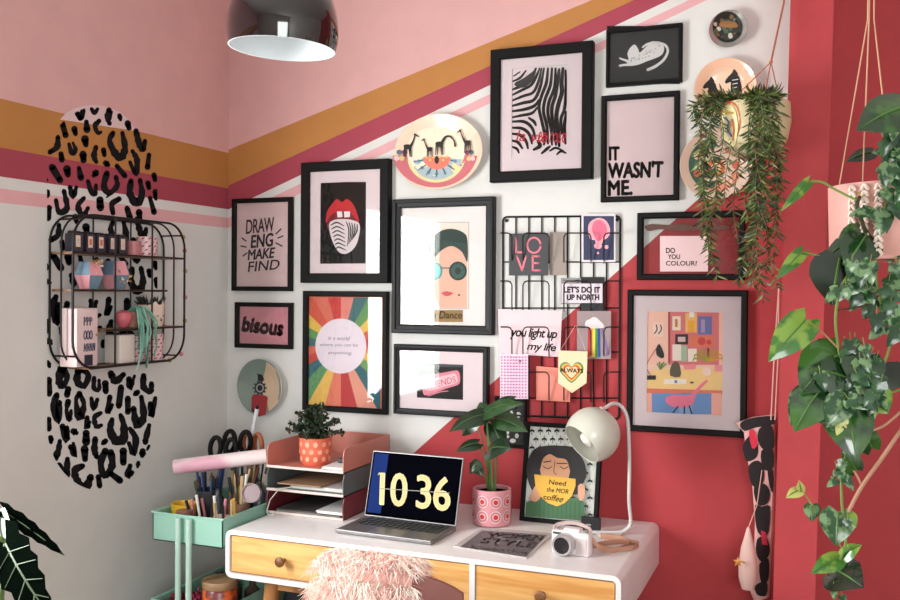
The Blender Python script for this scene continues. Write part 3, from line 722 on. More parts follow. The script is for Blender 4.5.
for y in (233, 281, 327, 372):
    mb = MB()
    for (x0, x1, l, r) in ((499, 512, 0, 1), (523, 549, 1, 1), (564, 591, 1, 1), (604, 623, 1, 0)):
        q = lambda x, yy, d: PY(x, yy, YW-d)
        P_ = []
        if l: P_ += [q(x0, y+30, .004), q(x0, y+27, .03), q(x0, y+4, .045), q(x0+1.5, y+1, .045), q(x0+4, y, .045)]
        else: P_ += [q(x0+2, y, .004), q(x0+2, y, .04), q(x0+4, y, .045)]
        if r: P_ += [q(x1-4, y, .045), q(x1-1.5, y+1, .045), q(x1, y+4, .045), q(x1, y+27, .03), q(x1, y+30, .004)]
        else: P_ += [q(x1-4, y, .045), q(x1-3, y, .04), q(x1-3, y, .004)]
        mb.tube(P_, .0023, WIRE, 5)
    mb.build('card_pocket', root)
for (x, y) in ((506.5, 220.5), (617, 219.5)):
    mb = MB(); p = bx(x, y); T = Matrix.Rotation(PI/2, 4, 'X'); mb.lathe([(.002, 0), (.006, 0), (.006, .004), (.002, .004)], (p.x, YW-.001, p.z), WIRE, 12, T=T); mb.build('mounting_eye', root)
def card(label, q, Y, base, draw=None, name='greeting_card', cat='card', grp='cards in the wire rack', quad=None):
    """q: x0,y0,x1,y1 as seen, Y: plane"""
    quad = quad or [(q[0], q[1]), (q[2], q[1]), (q[2], q[3]), (q[0], q[3])]
    art = Art((0, Y, 0), (0, -1, 0), .00008); W = [PY(x, y, Y) for x, y in quad]
    n = len(W); ctr = sum(W, Vector())/n; low = min(v.z for v in W)
    art.mb.add([v for v in W]+[v+Vector((0, .0015, 0)) for v in W], [list(range(n))[::-1], [n+k for k in range(n)]]+[[k, (k+1) % n, n+(k+1) % n, n+k] for k in range(n)], base)
    if draw: draw(art)
    return solo(art.mb, name, label, cat, (ctr.x, Y, low), grp)
def lo(a):
    P = C(226, 120, 138)
    def st(*p): a.stroke([(495+x/7.5, 205+y/7.5) for x, y in p], 2.0, P, 5 if len(p) > 2 else 0)
    st((158, 248), (158, 355)); st((158, 355), (210, 355)); a.stroke([(495+(292+50*math.cos(k*PI/8))/7.5, 205+(302+57*math.sin(k*PI/8))/7.5) for k in range(17)], 1.9, P, 2)
    st((165, 385), (203, 490)); st((203, 490), (232, 385)); st((283, 382), (283, 490)); st((283, 385), (332, 385)); st((283, 436), (325, 436)); st((283, 490), (335, 490))
card('dark grey card with pink letters LOVE', (509, 233.5, 548, 275.5), YW-.028, M((62, 62, 66), .6), lo)
card('plain taupe card behind the dark LOVE card', (550, 232, 566, 275), YW-.012, C(160, 146, 138))
def br(a):
    a.rect(583.5, 216, 614, 260, M((48, 52, 88), .6)); P = C(232, 110, 140); Q = C(242, 170, 180)
    a.poly([(588, 229), (590, 222), (597, 218), (604, 219), (609, 225), (610, 234), (606, 239), (603, 240), (602, 244), (596, 244), (595, 240), (590, 239)], Q, 2)
    a.poly([(592, 230), (594, 222), (600, 220), (606, 225), (607, 233), (603, 238), (597, 241)], P, 2)
    a.circ(598, 246, 4, Q, 3); a.circ(606.5, 247, 2, Q, 2); a.circ(598, 253, 1.2, Q)
card('navy card with a pink blossom tree and white border', (581.5, 214, 615.5, 262), YW-.02, C(226, 216, 220), br)
card('black card behind the white lettered card', (581, 277, 604.5, 311), YW-.012, M((34, 32, 36), .6))
def sc_(a):
    for k in range(8): a.stroke([(563, 280+k*2.6), (570, 281+k*2.6+(k % 2)), (579, 280+k*2.6)], .8, C(80, 76, 78), 2)
card('grey scribble patterned card behind the white lettered card', (561, 278, 581, 304), YW-.010, C(150, 144, 146), sc_)
def nb(a):
    a.text("LET'S DO IT", [(564, 286.5), (600, 287), (600, 292.5), (564, 292.5)], INK, .05); a.text('UP NORTH', [(567, 294.5), (599, 294.5), (599, 300), (567, 300)], INK, .05)
card("small white card with black words LET'S DO IT UP NORTH", (561.5, 283.5, 602.5, 303), YW-.024, C(226, 212, 222), nb)
def yl(a):
    a.text('you light up', [(510, 327), (557, 329.5), (557, 341), (510, 339)], INK, .02, .3, .9); a.text('my life', [(527, 342), (556, 344), (556, 353.5), (527, 352)], INK, .02, .3, .9)
card('wide pale pink card with black script you light up my life', (0, 0, 0, 0), YW-.016, C(236, 208, 214), yl, quad=[(498, 309), (562, 310.5), (560, 357), (499, 353.5)])
def cl_(a):
    W = C(234, 222, 226)
    for k, c in enumerate(((200, 50, 50), (236, 150, 50), (236, 220, 80), (70, 150, 80), (50, 80, 170))):
        a.poly([(588+k*2.4, 326), (590.4+k*2.4, 326), (590.4+k*2.4+(k-2)*.3, 357), (588+k*2.4+(k-2)*.3, 357)], C(*c))
    a.poly([(601, 328), (603, 328), (610, 354), (607, 356)], C(140, 110, 160))
    a.poly([(585, 326), (586, 321), (590, 319), (593, 317), (597, 318), (600, 321), (603, 324), (603, 328), (587, 328)], W, 3)
card('taupe card with a white cloud pouring a rainbow', (577, 311, 611, 359), YW-.018, C(160, 140, 142), cl_)
def hp(a):
    def ht(s, c): a.poly([(571.5+s*x, 372+s*y) for x, y in ((0, 9.5), (-6, 4), (-10, -1), (-9.5, -6), (-6, -8.5), (-2.5, -7.5), (0, -4.5), (2.5, -7.5), (6, -8.5), (9.5, -6), (10, -1), (6, 4))], C(*c), 2)
    for s, c in ((1.18, (96, 140, 90)), (1.0, (226, 180, 70)), (.82, (206, 84, 60)), (.64, (236, 206, 160))): ht(s, c)
    a.text('ALWAYS', [(560, 368), (583, 369), (583, 373), (560, 372)], C(60, 90, 70), .05)
card('cream pennant with a rainbow striped heart', (0, 0, 0, 0), YW-.049, C(236, 216, 178), hp, name='pennant', cat='pennant', grp=None, quad=[(558.5, 350.5), (587.5, 351.5), (586.5, 383), (572, 393), (558, 383)])
pn = [o for o in COL.objects if o.name.startswith('pennant')][0]
mb = MB(); mb.tube([PY(560, 351, YW-.0485), PY(575, 326, YW-.047), PY(576.5, 326, YW-.047), PY(586, 352, YW-.0485)], .0007, C(220, 200, 180), 4)
ORG[pn.name] = Vector(pn.location); mb.build('hanging_string', pn)
def dt(a):
    for i in range(9):
        for j in range(14): a.circ(501.8+i*3.1, 357+j*3.05, .95, C(190, 110, 160), n=6)
    a.circ(521, 361, 1, INK)
card('pale card covered in small purple dots', (500, 354, 528, 399), YW-.05, C(234, 208, 224), dt)
card('plain peach card below the pale pink script card', (0, 0, 0, 0), YW-.022, C(236, 140, 124), quad=[(536, 366), (570, 369), (570, 402), (536, 400)])

# ================================================================ DESK
Y0 = 2.384; YB = YW-.004; DX0, DX1, DZ0, DZ1 = -1.682, -.470, .604, .750
desk = thing('desk', 'white and pine writing desk with three drawers and splayed wooden legs', 'desk', ((DX0+DX1)/2, (Y0+YB)/2, 0))
SHELL = M((238, 232, 232), .35, var=.02)
PINE = wood((236, 186, 118), (216, 150, 80), 2.2, (1.2, 10, 14))
PINED = wood((190, 136, 84), (160, 106, 60), 2.5, (8, 8, 1.2))
def rr(x0, x1, z0, z1, r, n=6):
    out = []
    for (cx_, cz, a0) in ((x1-r, z1-r, 0), (x0+r, z1-r, PI/2), (x0+r, z0+r, PI), (x1-r, z0+r, 1.5*PI)):
        for k in range(n+1): a = a0+PI/2*k/n; out.append((cx_+r*math.cos(a), cz+r*math.sin(a)))
    return out
mb = MB(); o_ = rr(DX0, DX1, DZ0, DZ1, .022); i_ = rr(DX0+.014, DX1-.014, DZ0+.014, DZ1-.014, .01); n = len(o_)
vs = [(x, Y0+.002, z) for x, z in o_]+[(x, YB, z) for x, z in o_]+[(x, Y0+.002, z) for x, z in i_]+[(x, YB-.02, z) for x, z in i_]
fs = []
for k in range(n):
    k2 = (k+1) % n; fs += [[k, k2, n+k2, n+k], [2*n+k2, 2*n+k, 3*n+k, 3*n+k2], [k2, k, 2*n+k, 2*n+k2]]
fs += [[n+k for k in range(n)], [3*n+k for k in range(n)][::-1]]
mb.add(vs, fs, SHELL, True)
for x in (-1.28, -.88): mb.box((x-.008, Y0+.004, DZ0+.013), (x+.008, YB-.02, DZ1-.013), SHELL)
mb.build('desk_body', desk)
for i in range(3):
    xa = (-1.664, -1.27, -.87)[i]; xb = (-1.29, -.89, -.488)[i]
    mb = MB(); mb.box((xa, Y0+.008, DZ0+.019), (xb, Y0+.024, DZ1-.019), PINE, .001)
    mb.box((xa+.01, Y0+.024, DZ0+.022), (xb-.01, YB-.1, DZ1-.04), M((210, 190, 160), .7))
    dr = mb.build('drawer', desk)
    T = Matrix.Rotation(PI/2, 4, 'X'); mb = MB()
    mb.lathe([(.006, 0), (.0065, .012), (.012, .02), (.0155, .026), (.015, .031), (.009, .034), (0, .035)], ((xa+xb)/2, Y0+.0085, .678), wood((150, 100, 56), (110, 68, 34)), 20, T=T)
    mb.build('knob', dr)
for (sx, sy_) in ((-1, -1), (1, -1), (-1, 1), (1, 1)):
    xt = (DX0+.13 if sx < 0 else DX1-.13); yt = (Y0+.07 if sy_ < 0 else YB-.09)
    mb = MB(); mb.tube([(xt, yt, .6), (xt+sx*.03, yt+sy_*.02, .3), (xt+sx*.06, yt+sy_*.03, 0)], [.026, .021, .014], PINED, 16); mb.build('leg', desk)
mb = MB()
for yt in (Y0+.07, YB-.09): mb.box((DX0+.11, yt-.012, .565), (DX1-.11, yt+.012, .604), PINED, .002)
for xt in (DX0+.13, DX1-.13): mb.box((xt-.012, Y0+.08, .565), (xt+.012, YB-.1, .604), PINED, .002)
mb.build('stretcher', desk)

# ================================================================ LETTER TRAYS (three stacked trays)
TX0, TX1, TY0, TY1 = -1.684, -1.40, 2.615, 2.955
def tray(z, h, col, label, col2=None):
    m = M(col, .45, var=.03); root = thing('letter_tray', label, 'letter tray', ((TX0+TX1)/2, (TY0+TY1)/2, z), 'stacked letter trays')
    mb = MB(); t = .003
    mb.box((TX0, TY0, z), (TX1, TY1, z+t), m); mb.box((TX0, TY0-.001, z), (TX1, TY0+.003, z+.008), M((214, 196, 190), .45)); mb.build('tray_floor', root)
    for x, s in ((TX0, 1), (TX1-t, 1)):
        mb = MB(); prof = [(TY0, z), (TY0, z+h*.7), (TY0+.008, z+h*.93), (TY0+.022, z+h), (TY1, z+h), (TY1, z)]
        n = len(prof); mb.add([(x, y, zz) for y, zz in prof]+[(x+t, y, zz) for y, zz in prof], [list(range(n)), [n+k for k in range(n)][::-1]]+[[(k+1) % n, k, n+k, n+(k+1) % n] for k in range(n)], m)
        mb.build('side_panel', root)
    mb = MB(); mb.box((TX0, TY1-t, z), (TX1, TY1, z+h), m); mb.build('back_panel', root)
    return z+t
z1 = tray(.751, .0745, (112, 40, 48), 'burgundy letter tray at the bottom of the stack on the desk')
z2 = tray(.826, .0745, (88, 98, 98), 'grey letter tray in the middle of the stack')
z3 = tray(.901, .078, (196, 124, 110), 'terracotta pink letter tray on top of the stack, holding a plant')
def paper(x0, y0, x1, y1, z, h, m, label, name='paper_stack', cat='papers', grp='papers in the letter trays'):
    mb = MB(); k = max(1, int(h/.003))
    for i in range(k):
        d = random.uniform(-.004, .004); e = random.uniform(-.004, .004)
        mb.box((x0+d, y0+e, z+i*h/k), (x1+d, y1+e, z+(i+1)*h/k-.0002), m if isinstance(m, type(BLACK)) else m[i % len(m)])
    return solo(mb, name, label, cat, ((x0+x1)/2, (y0+y1)/2, z), grp)
WP = M((226, 222, 220), .7); 
paper(-1.655, 2.63, -1.42, 2.9, z1, .012, [M((70, 66, 64), .6), M((150, 146, 140), .6), M((90, 84, 82), .6)], 'dark magazines piled in the bottom burgundy tray')
paper(-1.50, 2.622, -1.407, 2.85, z1+.0125, .009, WP, 'white pad lying on the dark magazines in the bottom tray')
paper(-1.62, 2.66, -1.415, 2.9, z2, .010, WP, 'white papers in the middle grey tray')
paper(-1.66, 2.65, -1.50, 2.88, z2+.0105, .006, M((176, 140, 110), .6), 'tan notebook on the white papers in the middle tray', 'notebook', 'notebook', None)
paper(-1.485, 2.625, -1.408, 2.80, z3, .012, WP, 'white notepad at the front of the top terracotta tray', 'notepad', 'notepad', None)
mb = MB(); mb.box((-1.47, 2.70, z3+.0125), (-1.41, 2.80, z3+.026), M((50, 48, 52), .5), .004); solo(mb, 'wallet', 'small dark grey case lying on the white notepad in the top tray', 'case', (-1.44, 2.75, z3+.0125))
mb = MB(); pts = smooth_pts([PZ(288, 498, .84), PZ(285, 503, .82)+Vector((-.0, -.02, 0)), Vector((-1.66, 2.59, .79)), Vector((-1.672, 2.56, .7525)), Vector((-1.60, 2.60, .7525))], 6); mb.tube([(-1.60, 2.63, .838), (-1.63, 2.605, .836), (-1.655, 2.59, .80), (-1.664, 2.585, .765), (-1.662, 2.59, .753), (-1.64, 2.597, .7525)], .0022, M((200, 196, 190), .4), 6)
solo(mb, 'charging_cable', 'thin pale cable hanging from the middle tray to the desk', 'cable', (-1.64, 2.6, .75))

# ================================================================ SUCCULENT ON THE TRAYS
c = PZ(312, 468, z3); c.y = 2.72; c.x = -1.562
root = thing('potted_plant', 'small bushy dark green succulent in an orange hexagon pattern pot on the trays', 'potted plant', (c.x, c.y, z3))
mb = MB(); ORG_ = M((226, 110, 84), .4, var=.03); mb.lathe([(0, 0), (.042, 0), (.050, .012), (.054, .05), (.054, .088), (.051, .09), (.049, .088), (.048, .078), (0, .078)], (c.x, c.y, z3), ORG_, 32)
for i in range(3):
    for k in range(12):
        an = 2*PI*(k+.5*(i % 2))/12; r = .0525+.0008*i+.0008; zz = z3+.022+i*.024; q = []
        for j in range(6):
            bb = PI/3*j; q.append((c.x+r*math.cos(an+math.cos(bb)*.15), c.y+r*math.sin(an+math.cos(bb)*.15), zz+.009*math.sin(bb)))
        mb.add(q+[(a_[0]*.98+c.x*.02, a_[1]*.98+c.y*.02, a_[2]) for a_ in q], [list(range(6)), list(range(6, 12))[::-1]], C(240, 170, 140, r=.4))
mb.build('pot', root)
mb = MB(); mb.lathe([(0, .079), (.047, .079)], (c.x, c.y, z3), C(60, 44, 36), 20); mb.build('soil', root)
mb = MB(); g = M((30, 46, 30), .4, var=.2); g2 = M((46, 64, 42), .4, var=.2); st = C(110, 84, 64)
for k in range(58):
    an = random.uniform(0, 2*PI); el = random.uniform(.1, 1.45); R = random.uniform(.065, .102)
    tip = Vector((c.x+R*1.05*math.cos(an)*math.cos(el), c.y+R*math.sin(an)*math.cos(el), z3+.08+R*1.15*math.sin(el)))
    b_ = Vector((c.x+random.uniform(-.015, .015), c.y+random.uniform(-.015, .015), z3+.078)); mid = (b_+tip)/2+Vector((0, 0, .012))
    P_ = smooth_pts([b_, mid, tip], 4); mb.tube(P_, .0012, st, 4)
    for i in range(2, len(P_)):
        for q in range(3):
            d = Vector((random.gauss(0, 1), random.gauss(0, 1), random.gauss(.3, .8))).normalized(); mb.leaf(P_[i], P_[i]+d*random.uniform(.012, .019), random.uniform(.009, .014), Vector((random.gauss(0, 1), random.gauss(0, 1), 1)), random.choice([g, g, g2]), 'oval', .25, .1, 4, nj=1)
mb.build('foliage', root)

# ================================================================ LAPTOP
zd = .750
FL = Vector((-1.352, 2.476, zd)); FR = Vector((-1.029, 2.462, zd)); BR = Vector((-1.022, 2.662, zd)); 
ux = (FR-FL).normalized(); W_ = .320; uy = Vector((-ux.y, ux.x, 0)); D_ = .180
root = thing('laptop', 'open silver laptop showing the time in large cream digits', 'laptop', FL+ux*W_/2+uy*D_/2)
root.location = FL+ux*W_/2+uy*D_/2; ORG[root.name] = Vector(root.location)
def lb(mb, x0, y0, z0, x1, y1, z1_, m, bev=0):
    T = Matrix(((ux.x, uy.x, 0, FL.x), (ux.y, uy.y, 0, FL.y), (0, 0, 1, zd), (0, 0, 0, 1))); mb.box((x0, y0, z0), (x1, y1, z1_), m, bev, 2, T)
SILV = M((128, 124, 126), .4, metal=.6)
mb = MB(); lb(mb, 0, 0, .001, W_, D_, .014, SILV, .003); mb.build('base', root)
mb = MB(); lb(mb, .02, .078, .0138, W_-.02, D_-.010, .0146, M((22, 20, 22), .6))
for i in range(14):
    for j in range(5): lb(mb, .023+i*.0202, .080+j*.0198, .0145, .0395+i*.0202, .097+j*.0198, .0162, M((24, 24, 26), .4), .0008)
mb.build('keyboard', root)
mb = MB(); lb(mb, W_/2-.055, .010, .0139, W_/2+.055, .070, .0144, M((136, 132, 132), .3, metal=.5)); mb.build('touchpad', root)
# screen leaning back
hx = FL+uy*(D_-.006); sl = math.radians(16)
up_ = Vector((0, 0, 1))*math.cos(sl)+uy*math.sin(sl); nrm = up_.cross(ux)*-1
nrm = ux.cross(up_)
H_ = .209; hz = Vector((hx.x, hx.y, zd+.016))
def sb(mb, x0, z0, y0, x1, z1_, y1, m, bev=0):
    T = Matrix(((ux.x, -nrm.x, up_.x, hz.x), (ux.y, -nrm.y, up_.y, hz.y), (ux.z, -nrm.z, up_.z, hz.z), (0, 0, 0, 1))); mb.box((x0, y0, z0), (x1, y1, z1_), m, bev, 2, T)
mb = MB(); sb(mb, 0, 0, 0, W_, H_, .006, SILV, .0025); ld = mb.build('lid', root)
art = Art(hz+nrm*.0006, nrm, .00012)
def sq(u, v): 
    p = hz+ux*(u*W_)+up_*(v*H_)+nrm*.0006; return p
DK = M((5, 5, 11), .5, emit=.3, var=0, spec=0)
def srect(u0, v0, u1, v1, m, up=True):
    if up: art.up()
    o_ = nrm*(art.step*art.k); art.mb.add([sq(u0, v0)+o_, sq(u1, v0)+o_, sq(u1, v1)+o_, sq(u0, v1)+o_], [[0, 1, 2, 3]], m)
srect(.012, .02, .988, .975, M((4, 4, 5), .5, var=0, spec=0)); srect(.03, .06, .97, .955, DK); srect(.03, .06, .185, .955, M((26, 42, 92), .5, emit=.5, var=0, spec=0))
CRM = M((236, 222, 176), .5, emit=.25, var=0, spec=0)
art.text('10', [(381, 473), (407.5, 474), (406, 506.5), (380, 504.5)], CRM, .022, 0, .95)
art.text('36', [(417.5, 475), (450.5, 478), (449.5, 511), (416.5, 507.5)], CRM, .022, 0, .95)
for k in (0,):
    art.up(); art.stroke([(380, 488.5), (450, 493)], .7, M((120, 114, 96), .4, var=0), 0)
art.text('A', [(378, 472.5), (381, 472.5), (381, 475), (378, 475)], CRM, .05)
art.build('screen', root)

# ================================================================ DESK PLANT
c = Vector((-.957, 2.775, .750)); root = thing('potted_plant', 'broad leaved green plant in a pink and red flower patterned pot beside the laptop', 'potted plant', c)
mb = MB(); PP_ = M((220, 150, 158), .35, var=.03); R = .061
mb.lathe([(0, 0), (.050, 0), (.058, .004), (R, .012), (R, .112), (R-.003, .114), (R-.006, .112), (R-.006, .10), (0, .10)], c, PP_, 40)
for i in range(2):
    for k in range(9):
        an = 2*PI*k/9+.35; zz = .034+i*.046
        def ps(r_, m, off, n=12, kx=1):
            vs = [Vector((c.x+(R+off)*math.cos(an+r_*math.cos(b)/R), c.y+(R+off)*math.sin(an+r_*math.cos(b)/R), c.z+zz+r_*math.sin(b))) for b in [2*PI*j/n for j in range(n)]]
            mb.add(vs, [list(range(n))], m)
        ps(.0195, C(232, 206, 206, r=.4), .0006); ps(.0165, C(206, 120, 134, r=.4), .001)
        ps(.011, C(232, 196, 196, r=.4), .0014); ps(.0075, C(206, 40, 40, r=.4), .0018)
mb.build('pot', root)
mb = MB(); mb.lathe([(0, .101), (R-.007, .101)], c, C(44, 32, 28), 24); mb.build('soil', root)
GL = M((44, 76, 40), .3, var=.3, scale=30, coat=.3); GL2 = M((28, 50, 30), .3, var=.3, scale=30, coat=.3); RB = C(78, 104, 60, r=.5)
mbS = MB(); mbL = MB()
def P3(x, y, Y): return PY(x, y, Y)
for (bx_, by_, tx, ty, Yb, Yt, wd, m) in ((486, 414, 449, 432, 2.78, 2.70, .06, GL2), (486, 413, 524, 404, 2.77, 2.70, .055, GL), (489, 450, 512, 449, 2.75, 2.68, .07, GL2), (478, 443, 456, 452, 2.76, 2.72, .045, GL2), (492, 424, 505, 452, 2.80, 2.78, .06, GL2), (497, 418, 528, 432, 2.80, 2.78, .06, GL),
    (478, 462, 470, 474, 2.72, 2.71, .035, GL2), (486, 416, 480, 402, 2.82, 2.85, .05, GL), (476, 420, 462, 436, 2.82, 2.84, .05, GL2), (474, 463, 483, 477, 2.73, 2.72, .035, GL2), (498, 408, 516, 396, 2.84, 2.87, .05, GL2)):
    b_ = P3(bx_, by_, Yb); t_ = P3(tx, ty, Yt)
    mbL.leaf(b_, t_, wd*1.15, Vector((random.uniform(-.2, .2), -1, .75)), m, 'heart', -.25, .12, 8, rib=RB)
    s0 = c+Vector((random.uniform(-.012, .012), random.uniform(-.012, .012), .10)); mbS.tube(smooth_pts([s0, s0*.5+b_*.5+Vector((0, 0, .02)), b_], 5), [.003]*4+[.002]*7, M((86, 120, 60), .4), 6)
mbS.build('stems', root); mbL.build('foliage', root)

# ================================================================ MAGAZINE
mc = [Vector((-.968, 2.475, .7502)), Vector((-.742, 2.445, .7502)), Vector((-.742, 2.722, .7502)), Vector((-.962, 2.705, .7502))]
art = Art((0, 0, .7545), (0, 0, 1), .00012)
vs = [v.copy() for v in mc]+[v+Vector((0, 0, .004)) for v in mc]
art.mb.add(vs, [[0, 3, 2, 1], [4, 5, 6, 7], [0, 1, 5, 4], [1, 2, 6, 5], [2, 3, 7, 6], [3, 0, 4, 7]], C(188, 178, 178))
GY = M((104, 98, 102), .5); art.poly([(460, 547), (482, 530.5), (547, 535), (526, 557)], GY)
art.text('WOMEN', [(491, 532.5), (544, 536), (541, 540.5), (487, 536.5)], C(206, 190, 194), .05); art.text('STYLE', [(484, 538), (538, 543), (534, 548), (480, 543)], C(170, 150, 156), .05)
art.text('the summer edition', [(470, 545), (528, 551), (526, 555), (467, 548)], C(212, 196, 200), .04)
for k in range(16):
    x = random.uniform(482, 532); y = random.uniform(533, 548); art.circ(x, y, random.uniform(1.5, 3), C(*random.choice([(60, 54, 60), (150, 140, 146), (90, 60, 70)])), .8, 8)
solo(art.mb, 'magazine', 'grey magazine with pale lettering lying on the desk', 'magazine', (-.85, 2.59, .7502))

# ================================================================ FRAMED PRINT LEANING ON THE DESK
b0 = Vector((-.889, 2.846, .7505)); b1 = Vector((-.636, 2.846, .7505)); Hh = .316; lean = math.radians(12.0)
ux2 = Vector((1, 0, 0)); up2 = Vector((0, math.sin(lean), math.cos(lean))); n2 = ux2.cross(up2)
root = thing('framed_print', 'black framed print of a dark haired woman drinking coffee, leaning on the desk', 'picture', ((b0.x+b1.x)/2, 2.85, .7505), None)
def FP(u, v, d): return b0+ux2*u+up2*v+n2*d
mb = MB(); Wf = b1.x-b0.x; fw = .014; vs = []; prof = [(0, -.016), (0, 0), (.002, .002), (fw-.002, .002), (fw, 0), (fw, -.016)]
for (i, d) in prof: vs += [FP(i, Hh-i, d), FP(Wf-i, Hh-i, d), FP(Wf-i, i, d), FP(i, i, d)]
fs = []
for a_ in range(6):
    b_ = (a_+1) % 6
    for k in range(4): fs.append([a_*4+k, a_*4+(k+1) % 4, b_*4+(k+1) % 4, b_*4+k])
mb.add(vs, fs, BLACK); mb.build('moulding', root)
art = Art(b0+n2*(-.008), n2, .00006)
art.mb.add([FP(fw, fw, -.015), FP(Wf-fw, fw, -.015), FP(Wf-fw, Hh-fw, -.015), FP(fw, Hh-fw, -.015)]+[FP(fw, fw, -.008), FP(Wf-fw, fw, -.008), FP(Wf-fw, Hh-fw, -.008), FP(fw, Hh-fw, -.008)], [[3, 2, 1, 0], [4, 5, 6, 7], [0, 1, 5, 4], [1, 2, 6, 5], [2, 3, 7, 6], [3, 0, 4, 7]], C(240, 238, 234))
def t(x, y): return (515+x/5, 410+y/5)
for i in range(8):
    for j in range(11):
        x, y = 85+i*42+(j % 2)*20, 85+j*42
        if x > 380 or y > 520 or (y > 450 and x < 350): continue
        a_, b_ = t(x, y); s_ = 1
        art.poly([(a_, b_+2), (a_-2.6, b_+3.4), (a_-2.4, b_+5.6), (a_, b_+4)], INK); art.poly([(a_, b_+2), (a_+2.6, b_+3.4), (a_+2.4, b_+5.6), (a_, b_+4)], INK); art.stroke([(a_, b_), (a_, b_+8)], .5, INK, 0)
HR = M((30, 24, 26), .6); SK = C(206, 150, 116)
art.poly([t(*p) for p in [(70, 250), (95, 205), (130, 185), (190, 178), (230, 180), (285, 185), (330, 225), (355, 275), (362, 330), (340, 375), (330, 420), (120, 420), (70, 350), (62, 300)]], HR, 3)
art.poly([t(*p) for p in [(62, 460), (110, 445), (140, 440), (310, 440), (350, 460), (356, 552), (56, 530)]], C(70, 110, 76), 0)
for k in range(10): art.stroke([t(130+k*22, 455), t(128+k*22, 540)], .6, C(54, 88, 60), 0)
art.poly([t(*p) for p in [(140, 260), (160, 230), (185, 222), (215, 240), (250, 245), (270, 265), (272, 345), (140, 340)]], SK, 2)
for x0, x1 in ((148, 190), (232, 270)): art.stroke([t(x0, 284), t((x0+x1)/2, 294), t(x1, 284)], .8, INK); 
art.stroke([t(150, 262), t(185, 256)], 1, INK, 0); art.stroke([t(215, 268), t(265, 268)], 1, INK, 0); art.stroke([t(205, 258), t(200, 310), t(212, 322)], .8, C(120, 70, 50))
for p in ([(80, 445), (90, 410), (115, 370), (150, 365), (162, 400), (140, 430), (110, 460)], [(320, 380), (345, 370), (356, 400), (350, 445), (325, 450)]): art.poly([t(*q) for q in p], C(214, 160, 130), 2)
art.poly([t(102, 322), t(308, 345), t(308, 380), t(290, 430), t(255, 465), t(215, 482), t(170, 465), t(130, 430), t(108, 380)], C(230, 178, 70))
art.text('Need', [t(175, 348), t(262, 358), t(262, 380), t(175, 372)], INK, .02, .15); art.text('the MOR', [t(165, 385), t(275, 398), t(272, 420), t(165, 408)], INK, .02, .15); art.text('coffee', [t(145, 420), t(255, 432), t(240, 462), t(150, 446)], INK, .02, .15)
art.build('print', root)
T2 = Matrix(((1, 0, 0, b0.x), (0, -n2.y, up2.y, b0.y), (0, -n2.z, up2.z, b0.z), (0, 0, 0, 1)))
mb = MB(); mb.box((fw, .003, fw), (Wf-fw, .005, Hh-fw), glass_mat(), 0, 2, T2); mb.build('glass', root)

# ================================================================ DESK LAMP
LW = M((206, 204, 192), .3, var=.02, coat=.3); Yl = 2.80
root = thing('desk_lamp', 'white desk lamp with a round globe shade on a thin curved stem', 'lamp', (-.55, 2.82, .75))
q = lambda x, y, Y=Yl: PY(x, y, Y)
sh = q(592.5, 434.5, 2.72); 
base = [Vector((-.645, 2.765, .757)), Vector((-.60, 2.785, .757)), Vector((-.565, 2.80, .757)), Vector((-.545, 2.81, .762)), Vector((-.528, 2.818, .785)), q(629, 500), q(629.5, 465), q(628.5, 430), q(626.5, 415), q(621, 406), q(613, 403.5, 2.78), q(605, 408, 2.75), sh+Vector((.02, .01, .07))]
mb = MB(); mb.tube(smooth_pts(base, 5), .0055, M((214, 208, 206), .3), 10); mb.build('stem', root)
mb = MB(); mb.lathe([(0, .0008), (.036, .0008), (.038, .003), (.036, .006), (0, .008)], (-.585, 2.785, .75), LW, 36); mb.build('lamp_base', root)
# globe with the opening turned down to the left
ax = Vector((-.55, -.62, -.55)).normalized(); zz = -ax; xx = zz.cross(Vector((0, 1, 0))).normalized(); yy = zz.cross(xx)
T = Matrix((xx, yy, zz)).transposed().to_4x4(); Rg = .0815; prof = []
for k in range(0, 15): a_ = PI/2-(PI/2+.62)*k/14; prof.append((Rg*math.cos(a_), Rg*math.sin(a_)))
prof = [(max(0, x), z) for x, z in prof]; inner = [((Rg-.002)*math.cos(PI/2-(PI/2+.62)*k/14), (Rg-.002)*math.sin(PI/2-(PI/2+.62)*k/14)) for k in range(14, -1, -1)]
mb = MB(); mb.lathe(prof+[(max(0, x), z) for x, z in inner], sh, LW, 40, T=T); shd = mb.build('lamp_shade', root)
mb = MB(); mb.lathe([(0, .05), (.014, .045), (.014, .015), (.026, -.005), (.022, -.03), (0, -.04)], sh, M((240, 236, 226), .4), 20, T=T); mb.build('bulb', root)
mb = MB(); mb.tube([base[-1]+Vector((0, 0, .006)), sh+zz*(Rg-.004)], .008, LW, 12); mb.build('joint', root)
mb = MB(); mb.box((-.672, 2.776, .7502), (-.612, 2.790, .800), M((26, 24, 28), .5), .003); mb.box((-.66, 2.7755, .765), (-.64, 2.777, .770), C(170, 160, 160)); mb.box((-.655, 2.7755, .775), (-.64, 2.777, .779), C(170, 160, 160)); solo(mb, 'storage_box', 'small black box with pale marks on the desk beside the framed print', 'box', (-.64, 2.783, .7502))

